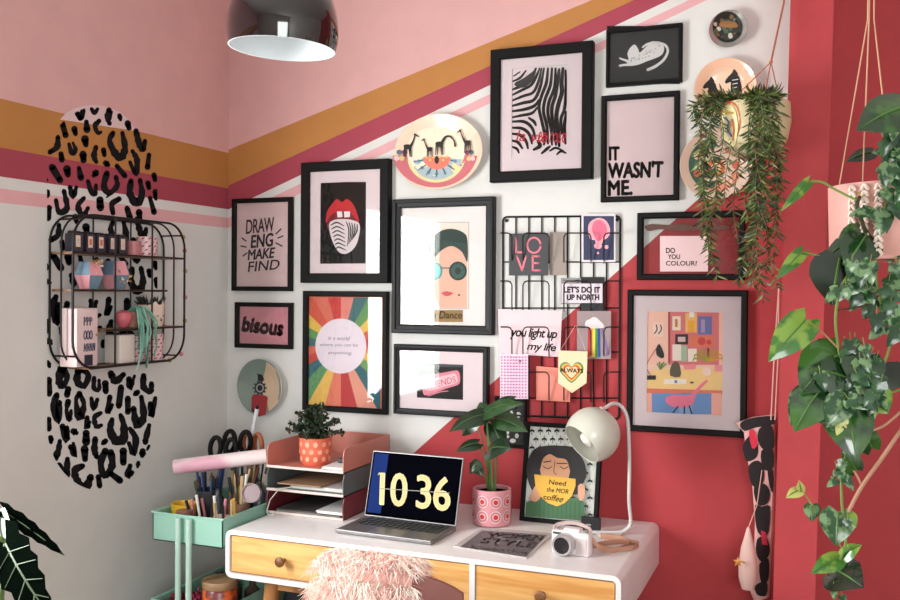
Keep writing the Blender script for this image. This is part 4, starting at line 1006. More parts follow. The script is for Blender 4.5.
# ================================================================ CAMERA ON THE DESK
cc = Vector((-.640, 2.545, .7502)); an = math.radians(-8)
T = Matrix.Translation(cc) @ Matrix.Rotation(an, 4, 'Z')
root = thing('compact_camera', 'white compact camera with a silver ringed black lens on the desk', 'camera', cc)
CW = M((232, 222, 222), .4, var=.02)
mb = MB(); mb.box((-.056, -.018, 0), (.056, .018, .064), CW, .006, 3, T); mb.box((-.020, -.016, .060), (.028, .014, .073), CW, .004, 3, T); mb.build('body', root)
mb = MB(); mb.box((.018, -.0195, .006), (.05, -.017, .05), M((200, 186, 186), .5), .001, 2, T); mb.build('grip_panel', root); mb = MB(); mb.box((-.05, -.0192, .054), (-.02, -.0175, .060), M((60, 58, 60), .4), 0, 2, T); mb.build('badge', root)
TR = T @ Matrix.Translation((-.012, -.018, .031)) @ Matrix.Rotation(PI/2, 4, 'X')
def lt(mb, prof, m, TT=TR): mb.lathe(prof, (0, 0, 0), m, 28, T=TT)
mb = MB(); lt(mb, [(.031, 0), (.031, .014), (.029, .016), (.029, .028), (.027, .03), (.023, .03), (.021, .026), (0, .026)], M((196, 190, 192), .25, metal=.6)); ln = mb.build('lens_barrel', root)
mb = MB(); lt(mb, [(.0225, .0262), (.0225, .0295), (.017, .029), (.0, .0285)], M((26, 24, 28), .25)); mb.build('lens_cap', ln)
mb = MB(); mb.lathe([(.0, .064), (.008, .064), (.008, .0695), (0, .07)], (0, 0, 0), M((170, 164, 166), .3, metal=.6), 16, T=T @ Matrix.Translation((.041, 0, 0))); mb.build('dial', root); mb = MB(); mb.lathe([(.0, .064), (.006, .064), (.006, .069), (0, .069)], (0, 0, 0), M((150, 144, 146), .3, metal=.6), 16, T=T @ Matrix.Translation((-.04, 0, 0))); mb.build('dial', root)
mb = MB(); SM = M((186, 136, 112), .6)
def band(pts, w_, m):
    P_ = smooth_pts(pts, 6); vs = []; fs = []
    for i, p in enumerate(P_):
        t_ = (P_[min(i+1, len(P_)-1)]-P_[max(i-1, 0)]).normalized(); s_ = Vector((0, 0, 1)); nn = t_.cross(s_).normalized()*.0015
        vs += [p-s_*w_/2-nn, p+s_*w_/2-nn, p+s_*w_/2+nn, p-s_*w_/2+nn]
    for i in range(len(P_)-1):
        for k in range(4): fs.append([i*4+k, i*4+(k+1) % 4, i*4+4+(k+1) % 4, i*4+4+k])
    fs += [[3, 2, 1, 0], [len(vs)-4+k for k in range(4)]]; mb.add(vs, fs, m)
z_ = .7585
band([cc+Vector((.056, 0, .045)), cc+Vector((.075, .01, .025)), (-.54, 2.60, z_), (-.49, 2.64, z_), (-.482, 2.69, z_), (-.52, 2.70, z_), (-.57, 2.66, z_), (-.60, 2.61, z_)], .014, SM)
band([cc+Vector((.056, .005, .045)), (-.56, 2.575, z_+.004), (-.52, 2.62, z_), (-.505, 2.68, z_), (-.54, 2.73, z_), (-.60, 2.73, z_)], .014, SM)
mb.build('leather_strap', root)
mb = MB(); band([cc+Vector((-.056, .0, .05)), cc+Vector((-.05, .016, .072)), cc+Vector((0, .024, .080)), cc+Vector((.045, .018, .070)), cc+Vector((.057, .004, .052))], .010, C(196, 170, 164)); mb.build('neck_strap', root)

# ================================================================ CHAIR WITH FUR
CP = M((160, 104, 98), .6, var=.05)
ctx, cty = -1.008, 2.10
root = thing('desk_chair', 'dusty pink upholstered chair pulled up to the desk', 'chair', (ctx, cty+.22, 0))
Wc = .200; ztop = .795
def backp(u, v, off):
    """u -1..1 across, v 0..1 up; curved round the sitter"""
    return Vector((ctx+Wc*u*(1-.08*(1-v)), cty-.045*v+.075*u*u+off, .46+(ztop-.46)*v))
mb = MB(); vs = []; fs = []; NU, NV = 20, 12
for side in (0, 1):
    for j in range(NV+1):
        for i in range(NU+1):
            u = -1+2*i/NU; v = j/NV
            vm = 1-.17*abs(u)**3.5
            e = (1-abs(u)**10)*(1-(v)**12)
            vs.append(backp(u, v*vm, (-.02 if side == 0 else .02)*(.35+.65*max(0, e))))
W = NU+1; S2 = W*(NV+1)
for j in range(NV):
    for i in range(NU): a = j*W+i; fs += [[a, a+1, a+W+1, a+W], [S2+a+1, S2+a, S2+a+W, S2+a+W+1]]
for i in range(NU): fs += [[NV*W+i, NV*W+i+1, S2+NV*W+i+1, S2+NV*W+i], [i+1, i, S2+i, S2+i+1]]
for j in range(NV): fs += [[j*W+W, j*W, S2+j*W, S2+j*W+W], [j*W+NU, j*W+W+NU, S2+j*W+W+NU, S2+j*W+NU]]
mb.add(vs, fs, CP, True); mb.build('backrest', root)
mb = MB(); mb.box((ctx-.215, cty+.0, .42), (ctx+.215, cty+.44, .48), CP, .025, 4); mb.build('seat', root)
for sx in (-1, 1):
    for y0 in (.05, .38):
        mb = MB(); mb.tube([(ctx+sx*.17, cty+y0, .425), (ctx+sx*.20, cty+y0+(-.02 if y0 < .1 else .02), 0)], [.017, .010], PINED, 12); mb.build('leg', root)
# the throw
root = thing('fur_throw', 'shaggy pink and cream fur throw hung over the back of the chair', 'throw', (ctx-.03, cty, .6))
def drape(s, u):
    """s: -1 (front, low) .. 0 top .. 1 (desk side, low)"""
    v = 1-.17*abs(u)**3.5
    topz = backp(u, v, 0)
    if s < 0: p = Vector((topz.x, topz.y-.03-.012*(-s), topz.z+.012-.27*(-s)))
    else: p = Vector((topz.x, topz.y+.03+.006*s, topz.z+.012-.16*s))
    if abs(s) < .12: p = Vector((topz.x, topz.y+.03*s/.12, topz.z+.016-.004*abs(s)/.12))
    return p
mb = MB(); vs = []; fs = []; N1, N2 = 26, 22; U0, U1 = -.95, .50
for i in range(N1+1):
    for j in range(N2+1): vs.append(drape(-1+2*i/N1, U0+(U1-U0)*j/N2))
for i in range(N1):
    for j in range(N2): a = i*(N2+1)+j; fs.append([a, a+1, a+N2+2, a+N2+1])
mb.add(vs, fs, M((236, 186, 176), .9), True); mb.build('backing', root)
mb = MB(); FM = [M((250, 230, 218), .8, var=.03), M((247, 212, 200), .8, var=.03), M((240, 178, 170), .8, var=.03), M((226, 150, 142), .8, var=.03), M((252, 240, 230), .8, var=.03)]
rnd = random.Random(11)
for k in range(15000):
    s = rnd.uniform(-1, .5); u = rnd.uniform(U0, U1); p = drape(s, u)
    if s < -.1: n_ = Vector((0, -1, .25))
    elif s > .1: n_ = Vector((0, 1, .3))
    else: n_ = Vector((0, -.35, 1))
    if u < U0+.1: n_.x -= .9
    if u > U1-.1: n_.x += .8
    L = rnd.uniform(.030, .055); cl = math.sin(u*14+1.3)*.5+math.sin(s*17+u*5)*.5
    d1_ = (n_.normalized()*.8+Vector((rnd.gauss(0, .4)+cl*.35, rnd.gauss(0, .35), rnd.gauss(-.1, .3)))).normalized()
    d2_ = (d1_*.5+Vector((rnd.gauss(0, .45)+cl*.5, rnd.gauss(0, .3), -.75))).normalized()
    q1 = p+d1_*L*.55; q2 = q1+d2_*L*.6; r = rnd.uniform(.0006, .0013)
    pt = .5+.5*math.sin(u*9+s*11+1); m = FM[3 if rnd.random() < .16*pt+.04 else (2 if rnd.random() < .25*pt else (1 if rnd.random() < .35 else (0 if rnd.random() < .6 else 4)))]
    mb.tube([p, q1, q2], [r, r*1.1, r*.25], m, 3, caps=False)
f = mb.build('fur_pile', root); f['kind'] = 'stuff'

# ================================================================ TROLLEY
TM = M((146, 190, 172), .45, var=.03)
tx0, tx1, ty0, ty1 = -1.955, -1.692, 2.385, 2.86
root = thing('utility_trolley', 'mint green metal trolley beside the desk loaded with craft supplies', 'trolley', ((tx0+tx1)/2, (ty0+ty1)/2, 0))
def basket(zr, h):
    mb = MB(); t_ = .003
    for (a, b, c_, d) in ((tx0, ty0, tx1, ty0+t_), (tx0, ty1-t_, tx1, ty1), (tx0, ty0, tx0+t_, ty1), (tx1-t_, ty0, tx1, ty1)): mb.box((a, b, zr-h), (c_, d, zr), TM)
    mb.box((tx0, ty0, zr-h), (tx1, ty1, zr-h+t_), TM)
    rim = []
    mb.tube([(tx0-.002, ty0-.002, zr), (tx1+.002, ty0-.002, zr), (tx1+.002, ty1+.002, zr), (tx0-.002, ty1+.002, zr)], .004, TM, 6, closed=True)
    mb.build('basket', root)
basket(.778, .088); basket(.50, .10); basket(.22, .10)
for y in (ty0-.012, ty1+.012):
    mb = MB(); xa, xb = (tx0+tx1)/2-.024, (tx0+tx1)/2+.016
    mb.tube([(xa, y, .02), (xa, y, .772)], .0095, M((176, 206, 192), .4), 12); mb.tube([(xb, y, .02), (xb, y, .772)], .0095, M((176, 206, 192), .4), 12); mb.build('upright', root)
for x in (tx0+.03, tx1-.03):
    for y in (ty0+.03, ty1-.03):
        mb = MB(); mb.tube([(x, y, .12), (x, y, .045)], .006, TM, 8); T = Matrix.Rotation(PI/2, 4, 'Y'); mb.lathe([(0, -.01), (.022, -.01), (.022, .01), (0, .01)], (x, y, .022), BLACK, 16, T=T); mb.build('caster', root)
zb_ = .778-.085
def cyl(name, label, cat, c, r, h, m, grp=None, wall=.002, r2=None, open_=True, pattern=None):
    mb = MB(); r2 = r2 or r
    if open_: mb.lathe([(0, 0), (r, 0), (r2, h), (r2-wall, h), (r-wall, .003), (0, .003)], c, m, 24)
    else: mb.lathe([(0, 0), (r, 0), (r2, h), (0, h)], c, m, 24)
    return solo(mb, name, label, cat, c, grp)
cyl('pen_pot', 'black pot of pens at the left of the trolley top', 'pot', (-1.90, 2.60, zb_), .042, .12, M((40, 40, 46), .4), 'pots on the trolley')
cyl('pen_pot', 'dark green glass pot of brushes in the middle of the trolley top', 'pot', (-1.80, 2.66, zb_), .042, .13, M((50, 70, 64), .3), 'pots on the trolley')
cyl('pen_pot', 'brown pot of pencils towards the desk side of the trolley top', 'pot', (-1.745, 2.55, zb_), .034, .10, M((110, 76, 60), .5), 'pots on the trolley')
cyl('bowl', 'yellow bowl at the left corner of the mint trolley', 'bowl', (-1.905, 2.475, zb_), .028, .100, M((206, 160, 40), .35), None, .003, .042)
cyl('jar', 'low brown jar beside the yellow bowl on the trolley', 'jar', (-1.865, 2.425, zb_), .025, .09, M((120, 84, 70), .4), None, open_=False)
# standing tools: pens, brushes, pencils
rt = random.Random(5)
def tool(kind, foot, top, m, lab, grp, r=.0035):
    mb = MB(); foot = Vector(foot); top = Vector(top); d = (top-foot).normalized(); L = (top-foot).length
    if kind == 'pen': mb.tube([foot, foot+d*.01, top-d*.03, top-d*.028, top], [r*.6, r, r, r*1.15, r*1.1], m, 8)
    elif kind == 'pencil': mb.tube([foot, top-d*.018, top], [r*.9, r*.9, .0005], m, 6)
    else: mb.tube([foot, top-d*.045, top-d*.03], [r*.5, r*.8, r*.9], m, 7); mb.tube([top-d*.03, top-d*.012, top], [r*1.1, r*1.4, .0008], M((90, 66, 48), .9), 7)
    return solo(mb, {'pen': 'pen', 'pencil': 'pencil', 'brush': 'paint_brush'}[kind], lab, {'pen': 'pen', 'pencil': 'pencil', 'brush': 'brush'}[kind], foot, grp)
cols = [((44, 62, 110), 'blue'), ((30, 30, 36), 'black'), ((60, 90, 130), 'slate blue'), ((190, 150, 60), 'yellow'), ((206, 130, 140), 'pink'), ((190, 160, 120), 'tan wooden'), ((230, 226, 222), 'white'), ((120, 60, 40), 'brown'), ((40, 80, 60), 'green')]
for (cx_, cy2, R, n, where, h0, h1, seq) in ((-1.90, 2.60, .030, 13, 'black pot on the trolley', .15, .20, (0, 0, 1, 2, 0, 1, 0, 2, 8, 1, 0, 2, 1)), (-1.80, 2.66, .030, 13, 'green pot on the trolley', .17, .25, (5, 1, 8, 3, 7, 1, 5, 2, 3, 1, 7, 5, 1)), (-1.745, 2.55, .022, 9, 'brown pot on the trolley', .13, .19, (5, 7, 6, 3, 5, 1, 7, 4, 5))):
    for k in range(n):
        a = 2*PI*k/n+rt.uniform(-.2, .2); h = rt.uniform(h0, h1); c_, nm = cols[seq[k]]
        kind = rt.choice(['pen', 'brush', 'pencil']) if seq[k] != 0 else 'pen'
        f_ = (cx_+R*.5*math.cos(a), cy2+R*.5*math.sin(a), zb_+.005); tp = (cx_+R*1.55*math.cos(a), cy2+R*1.5*math.sin(a), zb_+h)
        tool(kind, f_, tp, M(c_, .4), '%s %s standing in the %s, at its %s' % (nm, {'pen': 'pen', 'brush': 'paint brush', 'pencil': 'pencil'}[kind], where, ('right edge', 'right back', 'back', 'left back', 'left edge', 'left front', 'front', 'right front')[int(round(a/(PI/4))) % 8]), 'tools in the '+where, rt.uniform(.0035, .0055))
for k in range(11):
    x = -1.86+k*.0155; c_, nm = cols[(4, 1, 4, 6, 1, 5, 6, 4, 1, 5, 3)[k]]; y = 2.435+rt.uniform(0, .03)
    tool('pen', (x+rt.uniform(-.012, .012), y+.02, zb_+.005), (x+rt.uniform(-.03, .03), y-.01, zb_+rt.uniform(.10, .15)), M(c_, .4), '%s pen leaning at the front of the mint trolley, %s' % (nm, ('next to the low brown jar', 'left of the middle', 'in the middle', 'right of the middle', 'at the desk corner')[k*5//11]), 'loose pens at the front of the trolley', .0042)
for k in range(8):
    x = -1.77+k*.009; y = 2.60+k*.025; c_, nm = cols[(5, 7, 5, 1, 2, 6, 1, 7)[k]]
    tool('brush', (x-.01, y-.02, zb_+.005), (x+rt.uniform(-.02, .04), y+rt.uniform(0, .04), zb_+rt.uniform(.16, .24)), M(c_, .5), '%s paint brush leaning at the desk side of the trolley' % nm, 'brushes at the desk side of the trolley', .004)
# scissors
def scissors(c, ang, m, label, tilt=.1):
    c = Vector(c); root = thing('scissors', label, 'scissors', c, 'scissors standing in the trolley')
    T = Matrix.Translation(c) @ Matrix.Rotation(ang, 4, 'Z') @ Matrix.Rotation(tilt, 4, 'Y') @ Matrix.Scale(1.42, 4)
    mb = MB()
    for s in (-1, 1): mb.box((-.006+s*.002, -.001+s*.001, 0), (.006+s*.002, .001+s*.001, .13), M((150, 150, 156), .3, metal=.8), 0, 2, T)
    mb.build('blades', root)
    for s in (-1, 1):
        mb = MB(); P_ = [T @ Vector((s*.019+.013*math.cos(a), 0, .172+.026*math.sin(a))) for a in [2*PI*k/16 for k in range(16)]]
        mb.tube(P_, .0085, m, 8, closed=True); mb.tube([T @ Vector((0, 0, .12)), T @ Vector((s*.012, 0, .15))], .006, m, 8); mb.build('handle', root)
scissors((-1.922, 2.67, zb_), .3, BLACK, 'black handled scissors, left of the three standing behind the paper roll')
scissors((-1.895, 2.735, zb_+.015), .5, BLACK, 'black handled scissors, middle of the three behind the paper roll', .05)
scissors((-1.845, 2.79, zb_), -.2, M((160, 84, 50), .4), 'orange brown handled scissors, right of the three behind the paper roll', -.05)
# roll of wrapping paper lying across the tools
a = PX(175, 467, -1.93) ; p0 = Vector((-1.985, 2.52, .938)); p1 = Vector((-1.715, 2.70, .957))
v0 = ray(174, 467); p0 = CAM+v0*(2.50/v0.y); v1 = ray(267, 456); p1 = CAM+v1*(2.64/v1.y)
mb = MB(); d = (p1-p0).normalized(); mb.tube([p0, p0+d*.001, p1], [.024, .0245, .0245], M((222, 204, 204), .5, c2=(212, 156, 174), scale=4), 24, caps=False)
mb.tube([p0, p1], [.019, .019], M((200, 150, 120), .7), 20)
solo(mb, 'wrapping_paper_roll', 'roll of pale pink wrapping paper lying across the tools on the trolley', 'paper roll', (p0+p1)/2)
# white marker standing tall
f_ = PY(249, 452, 2.80); t_ = PY(257, 409, 2.80); mb = MB(); ft = Vector((-1.76, 2.79, zb_+.005)); mb.tube([ft, f_], .005, M((150, 156, 158), .3), 8); mb.tube([f_, t_], .0075, M((214, 214, 216), .35), 12); mb.tube([t_, t_+(t_-f_).normalized()*.012], .0045, BLACK, 8)
solo(mb, 'marker', 'tall white marker with a black tip standing in front of the grey green plate', 'marker', ft)
# round tin seen on its side
c = PY(251, 493, 2.50); mb = MB(); n_ = (CAM-c).normalized(); n_ = Vector((.35, -1, .25)).normalized(); xx = n_.cross(Vector((0, 0, 1))).normalized(); yy = xx.cross(n_); T = Matrix((xx, -yy, n_)).transposed().to_4x4()
mb.lathe([(0, -.02), (.030, -.02), (.030, .006), (.0275, .006), (.0275, .0), (0, 0)], c, M((150, 130, 134), .4), 28, T=T)
o = solo(mb, 'tape_tin', 'round grey tin tilted on its side at the desk corner of the trolley', 'tin', c)
mb = MB(); mb.box((-1.80, 2.40, zb_+.06), (-1.715, 2.52, zb_+.064), C(210, 190, 176), 0, 2, Matrix.Translation((0, 0, 0))); mb.box((-1.79, 2.42, zb_), (-1.725, 2.50, zb_+.06), C(160, 130, 116), .002)
solo(mb, 'card_box', 'low tan box with a pale paper lid inside the trolley', 'box', (-1.757, 2.46, zb_))
# middle shelf
z5 = .40+.003
c = Vector((-1.755, 2.46, z5)); root = thing('storage_jar', 'orange patterned jar with a wooden lid on the lower trolley shelf', 'jar', c)
mb = MB(); mb.lathe([(0, 0), (.050, 0), (.055, .01), (.055, .135), (.050, .142), (0, .142)], c, M((214, 96, 40), .3, c2=(120, 60, 60), scale=26), 32); mb.build('body', root)
mb = MB(); mb.lathe([(0, .1425), (.056, .1425), (.057, .148), (.057, .162), (.054, .166), (0, .166)], c, M((150, 116, 84), .5), 32); mb.build('lid', root)
c = Vector((-1.89, 2.47, z5)); root = thing('flower_bowl', 'white bowl of crimson dried flowers on the lower trolley shelf', 'bowl', c)
mb = MB(); mb.lathe([(0, 0), (.035, 0), (.055, .07), (.052, .07), (.033, .003), (0, .003)], c, C(226, 220, 216, r=.3), 24); mb.build('bowl', root)
mb = MB()
for k in range(120):
    a = rt.uniform(0, 2*PI); r = .05*math.sqrt(rt.random()); p = c+Vector((r*math.cos(a), r*math.sin(a), .06+rt.uniform(0, .035))); d = Vector((rt.gauss(0, 1), rt.gauss(0, 1), rt.gauss(.4, 1))).normalized()
    mb.leaf(p, p+d*.02, .013, Vector((rt.gauss(0, 1), rt.gauss(0, 1), 1)), rt.choice([C(150, 30, 60), C(110, 20, 44), C(180, 60, 90)]), 'oval', .3, .1, 3, nj=1)
mb.build('flowers', root)
for i, (x, y, r, h, c_, lab) in enumerate(((-1.80, 2.60, .03, .14, (60, 64, 60), 'dark grey bottle behind the orange jar on the lower shelf'), (-1.74, 2.62, .028, .12, (90, 70, 60), 'brown bottle behind the orange jar nearest the desk leg'), (-1.87, 2.62, .032, .13, (44, 50, 56), 'black bottle behind the flower bowl on the lower shelf'))):
    mb = MB(); mb.lathe([(0, 0), (r, 0), (r, h*.7), (r*.4, h*.85), (r*.4, h), (0, h)], (x, y, z5), M(c_, .3), 20); solo(mb, 'bottle', lab, 'bottle', (x, y, z5), 'bottles on the lower trolley shelf')

# dark things under the desk beside the trolley
c = Vector((-1.56, 2.74, 0)); root = thing('backpack', 'black backpack standing under the left end of the desk', 'backpack', c)
mb = MB(); mb.box((c.x-.105, c.y-.08, 0), (c.x+.13, c.y+.09, .50), M((34, 34, 40), .8, var=.15), .05, 5); mb.build('main_compartment', root)
mb = MB(); mb.box((c.x-.09, c.y-.12, .05), (c.x+.09, c.y-.075, .27), M((40, 38, 46), .8, var=.15), .02, 4); mb.build('front_pocket', root)
mb = MB(); mb.tube(smooth_pts([(c.x-.04, c.y, .49), (c.x-.03, c.y, .535), (c.x+.03, c.y, .535), (c.x+.04, c.y, .49)], 5), .007, BLACK, 8); mb.build('top_handle', root)
mb = MB(); mb.box((-1.37, 2.62, 0), (-1.12, 2.94, .42), M((120, 40, 46), .6), .004); solo(mb, 'storage_box', 'maroon storage box standing on the floor under the desk', 'box', (-1.245, 2.78, 0))
for x, y, r, h, c_, lab in ((-1.835, 2.56, .022, .135, (40, 44, 52), 'dark slim bottle between the pots on the trolley top'), (-1.79, 2.575, .020, .12, (70, 46, 40), 'dark brown slim bottle between the pots on the trolley top'), (-1.73, 2.64, .022, .15, (60, 64, 70), 'grey slim bottle behind the brown pot on the trolley top'), (-1.85, 2.78, .03, .16, (34, 36, 44), 'black wide bottle at the back of the trolley top')):
    mb = MB(); mb.lathe([(0, 0), (r, 0), (r, h*.75), (r*.45, h*.86), (r*.45, h), (0, h)], (x, y, zb_), M(c_, .3), 20); solo(mb, 'paint_bottle', lab, 'bottle', (x, y, zb_), 'paint bottles on the trolley')

# ================================================================ WIRE WALL SHELF
SY0, SY1, SZ0, SZ1 = 2.108, 2.618, 1.245, 1.702
root = thing('wire_wall_shelf', 'black wire cage shelf with rounded corners mounted on the left wall', 'wall shelf', (XL+.001, (SY0+SY1)/2, SZ0))
def loop(x, inset=0, r=.085):
    out = []; y0, y1, z0_, z1_ = SY0+inset, SY1-inset, SZ0+inset, SZ1-inset
    for (cy_, cz, a0) in ((y1-r, z1_-r, 0), (y0+r, z1_-r, PI/2), (y0+r, z0_+r, PI), (y1-r, z0_+r, 1.5*PI)):
        for k in range(9): a = a0+PI/2*k/8; out.append(Vector((x, cy_+r*math.cos(a), cz+r*math.sin(a))))
    return out
XF = XL+.092
for x, r in ((XL+.005, .0035), (XL+.048, .0030), (XF, .0038)):
    mb = MB(); mb.tube(loop(x), r, WIRE, 7, closed=True); mb.build('cage_loop', root)
mb = MB()
for y in (SY0+.175, SY0+.345):
    mb.tube([(XF, y, SZ0), (XF, y, SZ1)], .0030, WIRE, 6); mb.tube([(XL+.005, y, SZ0), (XL+.005, y, SZ1)], .0025, WIRE, 6)
    mb.tube([(XL+.005, y, SZ1), (XF, y, SZ1)], .0025, WIRE, 6); mb.tube([(XL+.005, y, SZ0), (XF, y, SZ0)], .0025, WIRE, 6)
for i in (3, 12, 21, 30):
    L_ = loop(XL+.005); q_ = L_[i]; mb.tube([q_, (XF, q_.y, q_.z)], .003, WIRE, 6)
mb.build('cage_bars', root)
WDS = wood((150, 116, 90), (110, 80, 60), 3, (8, 1.5, 8))
ZS = {1: 1.592, 2: 1.482, 3: 1.360, 4: SZ0+.004}
for k, (ya, yb) in {1: (SY0+.004, SY1-.004), 2: (SY0+.004, SY1-.09), 3: (SY0+.14, SY1-.004), 4: (SY0+.07, SY1-.07)}.items():
    mb = MB(); mb.box((XL+.008, ya, ZS[k]-.009), (XF-.002, yb, ZS[k]-.002), WDS, .001); mb.tube([(XF, ya, ZS[k]-.005), (XF, yb, ZS[k]-.005)], .003, WIRE, 6); mb.build('shelf_board', root)
for k, (y, z) in enumerate(((SY1+.004, 1.66), (SY1+.012, 1.615), (SY1+.016, 1.545), (SY1+.016, 1.455), (SY1+.015, 1.375), (SY1-.01, 1.262), (SY1-.07, 1.245))):
    mb = MB(); c = Vector((XF-.004, y-.006 if y > SY1 else y, z)); mb.lathe([(0, -.008), (.0056, -.006), (.008, 0), (.0056, .006), (0, .008)], c, [C(186, 150, 96, r=.4), C(206, 130, 140, r=.4)][k % 2], 14); mb.build('bead', root)
GRP = 'things on the wire wall shelf'
XM = XL+.05
for i, y in enumerate((2.155, 2.205, 2.250, 2.300, 2.345)):
    z = ZS[1]-.001; root = thing('spice_jar', ['dark square jar, first from the left on the top wire shelf', 'dark square jar with an orange label, second from the left on the top shelf', 'dark square jar with an orange label, third from the left on the top shelf', 'dark square jar with a pale label, fourth from the left on the top shelf', 'dark square jar beside the pink cup on the top shelf'][i], 'jar', (XM, y, z), 'dark jars on the top wire shelf')
    mb = MB(); mb.box((XM-.018, y-.018, z), (XM+.02, y+.018, z+.055), M((52, 44, 56), .3), .003); mb.box((XM-.013, y-.013, z+.055), (XM+.015, y+.013, z+.062), M((34, 30, 34), .4), .002); mb.build('jar_body', root)
    mb = MB(); mb.box((XM+.0202, y-.013, z+.014), (XM+.0208, y+.005, z+.048), C(232, 206, 190)); mb.box((XM+.0209, y-.009, z+.022), (XM+.0212, y+.001, z+.040), C(*[(206, 196, 190), (214, 110, 70), (214, 110, 70), (226, 190, 190), (226, 200, 180)][i])); mb.build('label_sticker', root)
def patcup(x, y, z, r, h, label, base=(232, 200, 204), dots=(190, 40, 60), name='patterned_cup'):
    mb = MB(); mb.lathe([(0, 0), (r*.92, 0), (r, h), (r-.003, h), (r*.9-.003, .004), (0, .004)], (x, y, z), C(*base, r=.35), 28)
    nr = max(3, int(h/.011))
    for i in range(nr):
        for k in range(10):
            an = 2*PI*(k+.5*(i % 2))/10; zz = z+h*(i+.5)/nr; rr_ = r*(.92+.08*(i+.5)/nr)+.0007; w_ = .0052/r*2.2; 
            q = [(x+rr_*math.cos(an+da*w_), y+rr_*math.sin(an+da*w_), zz+dz*h/nr*.32) for da, dz in ((-.6, -1), (.2, -.5), (.6, 1), (-.2, .5))]
            mb.add(q, [[0, 1, 2, 3]], C(*dots, r=.4))
    return solo(mb, name, label, 'cup', (x, y, z), 'cups on the wire shelf')
cyl('cup', 'plain dusty pink cup beside the checked cup on the top wire shelf', 'cup', (XM, 2.415, ZS[1]-.001), .022, .045, C(190, 120, 126, r=.4), 'cups on the wire shelf')
patcup(XM+.002, 2.475, ZS[1]-.001, .034, .062, 'red and pink patterned cup on the top wire shelf')
# second shelf: two faceted pots
def facet(x, y, z, r, h, m1, m2, label, rot=0, flower=False):
    root = thing('faceted_pot', label, 'pot', (x, y, z), 'faceted pots on the wire shelf'); mb = MB(); n = 6
    R1 = [(r*.62, 0), (r, h*.5), (r*.7, h), (r*.6, h), (r*.8, h*.5), (r*.5, .006)]
    vs = []
    for (a, zz) in R1:
        for k in range(n): vs.append((x+a*math.cos(rot+2*PI*k/n), y+a*math.sin(rot+2*PI*k/n), z+zz))
    for i in range(5):
        for k in range(n): mb.add([vs[i*n+k], vs[i*n+(k+1) % n], vs[(i+1)*n+(k+1) % n], vs[(i+1)*n+k]], [[0, 1, 2, 3]], m1 if (k+i) % 2 else m2)
    mb.add([vs[k] for k in range(n)], [list(range(n))[::-1]], m1); mb.add([vs[5*n+k] for k in range(n)], [list(range(n))], m1); mb.build('pot_body', root)
    mb = MB()
    for k in range(26):
        a = rt.uniform(-1.2, 1.2); p = Vector((x+r*.7, y+rt.gauss(0, .012), z+(h*.95 if flower else h*.4)+rt.gauss(0, .010)))
        mb.leaf(p, p+Vector((rt.uniform(.002, .01), rt.gauss(0, .008), rt.gauss(0, .008))), .007, Vector((1, .2, .2)), C(*rt.choice([(226, 206, 120), (230, 190, 190), (236, 226, 206), (160, 130, 90)])), 'oval', .2, .1, 3, nj=1)
    mb.build('dried_flowers', root)
facet(XM, 2.215, ZS[2]-.001, .047, .082, C(110, 140, 160, r=.4), C(220, 150, 160, r=.4), 'blue and pink faceted pot with small yellow flowers on the second wire shelf', .3, True)
facet(XM, 2.33, ZS[2]-.001, .050, .088, C(110, 134, 156, r=.4), C(224, 156, 166, r=.4), 'pink and grey blue faceted pot, right of its pair on the second wire shelf', .1)
# tall tin at the left
mb = MB(); y = 2.175; mb.box((XM-.03, y-.045, ZS[4]+.001), (XM+.036, y+.042, ZS[4]+.175), C(230, 204, 204, r=.5), .004)
x = XM+.0365
TINK = M((50, 60, 90), .6)
for j, (zz, k) in enumerate(((.135, 3), (.095, 3), (.058, 4))):
    for i in range(k):
        yy_ = y-.012+i*.012
        if j == 0: P_ = [(x, yy_-.004, ZS[4]+zz-.012), (x, yy_-.004, ZS[4]+zz+.014), (x, yy_+.003, ZS[4]+zz+.010), (x, yy_+.003, ZS[4]+zz+.002), (x, yy_-.004, ZS[4]+zz)]
        elif j == 1: P_ = [(x, yy_+.005*math.cos(q), ZS[4]+zz+.013*math.sin(q)) for q in [k2*PI/4 for k2 in range(9)]]
        else: P_ = [(x, yy_-.004, ZS[4]+zz-.012), (x, yy_-.003, ZS[4]+zz+.012), (x, yy_+.003, ZS[4]+zz-.01), (x, yy_+.004, ZS[4]+zz+.012)]
        mb.tube(P_, .0018, TINK, 5)
mb.box((x-.0005, y-.014, ZS[4]+.004), (x+.0015, y+.018, ZS[4]+.036), M((44, 40, 60), .6), 0); mb.lathe([(0, -.004), (.007, 0), (0, .004)], (x, y+.036, ZS[4]+.095), C(214, 150, 70), 12)
solo(mb, 'storage_tin', 'tall pale pink box with dark lettering at the left of the wire shelf', 'box', (XM, y, ZS[4]))
mb = MB(); c = Vector((XM+.01, 2.355, ZS[3]-.001)); mb.lathe([(0, 0), (.012, .002), (.024, .018), (.028, .034), (.022, .048), (.008, .055), (0, .055)], c, C(206, 104, 116, r=.35), 24); solo(mb, 'pink_vase', 'small round pink vase on the third wire shelf', 'vase', c)
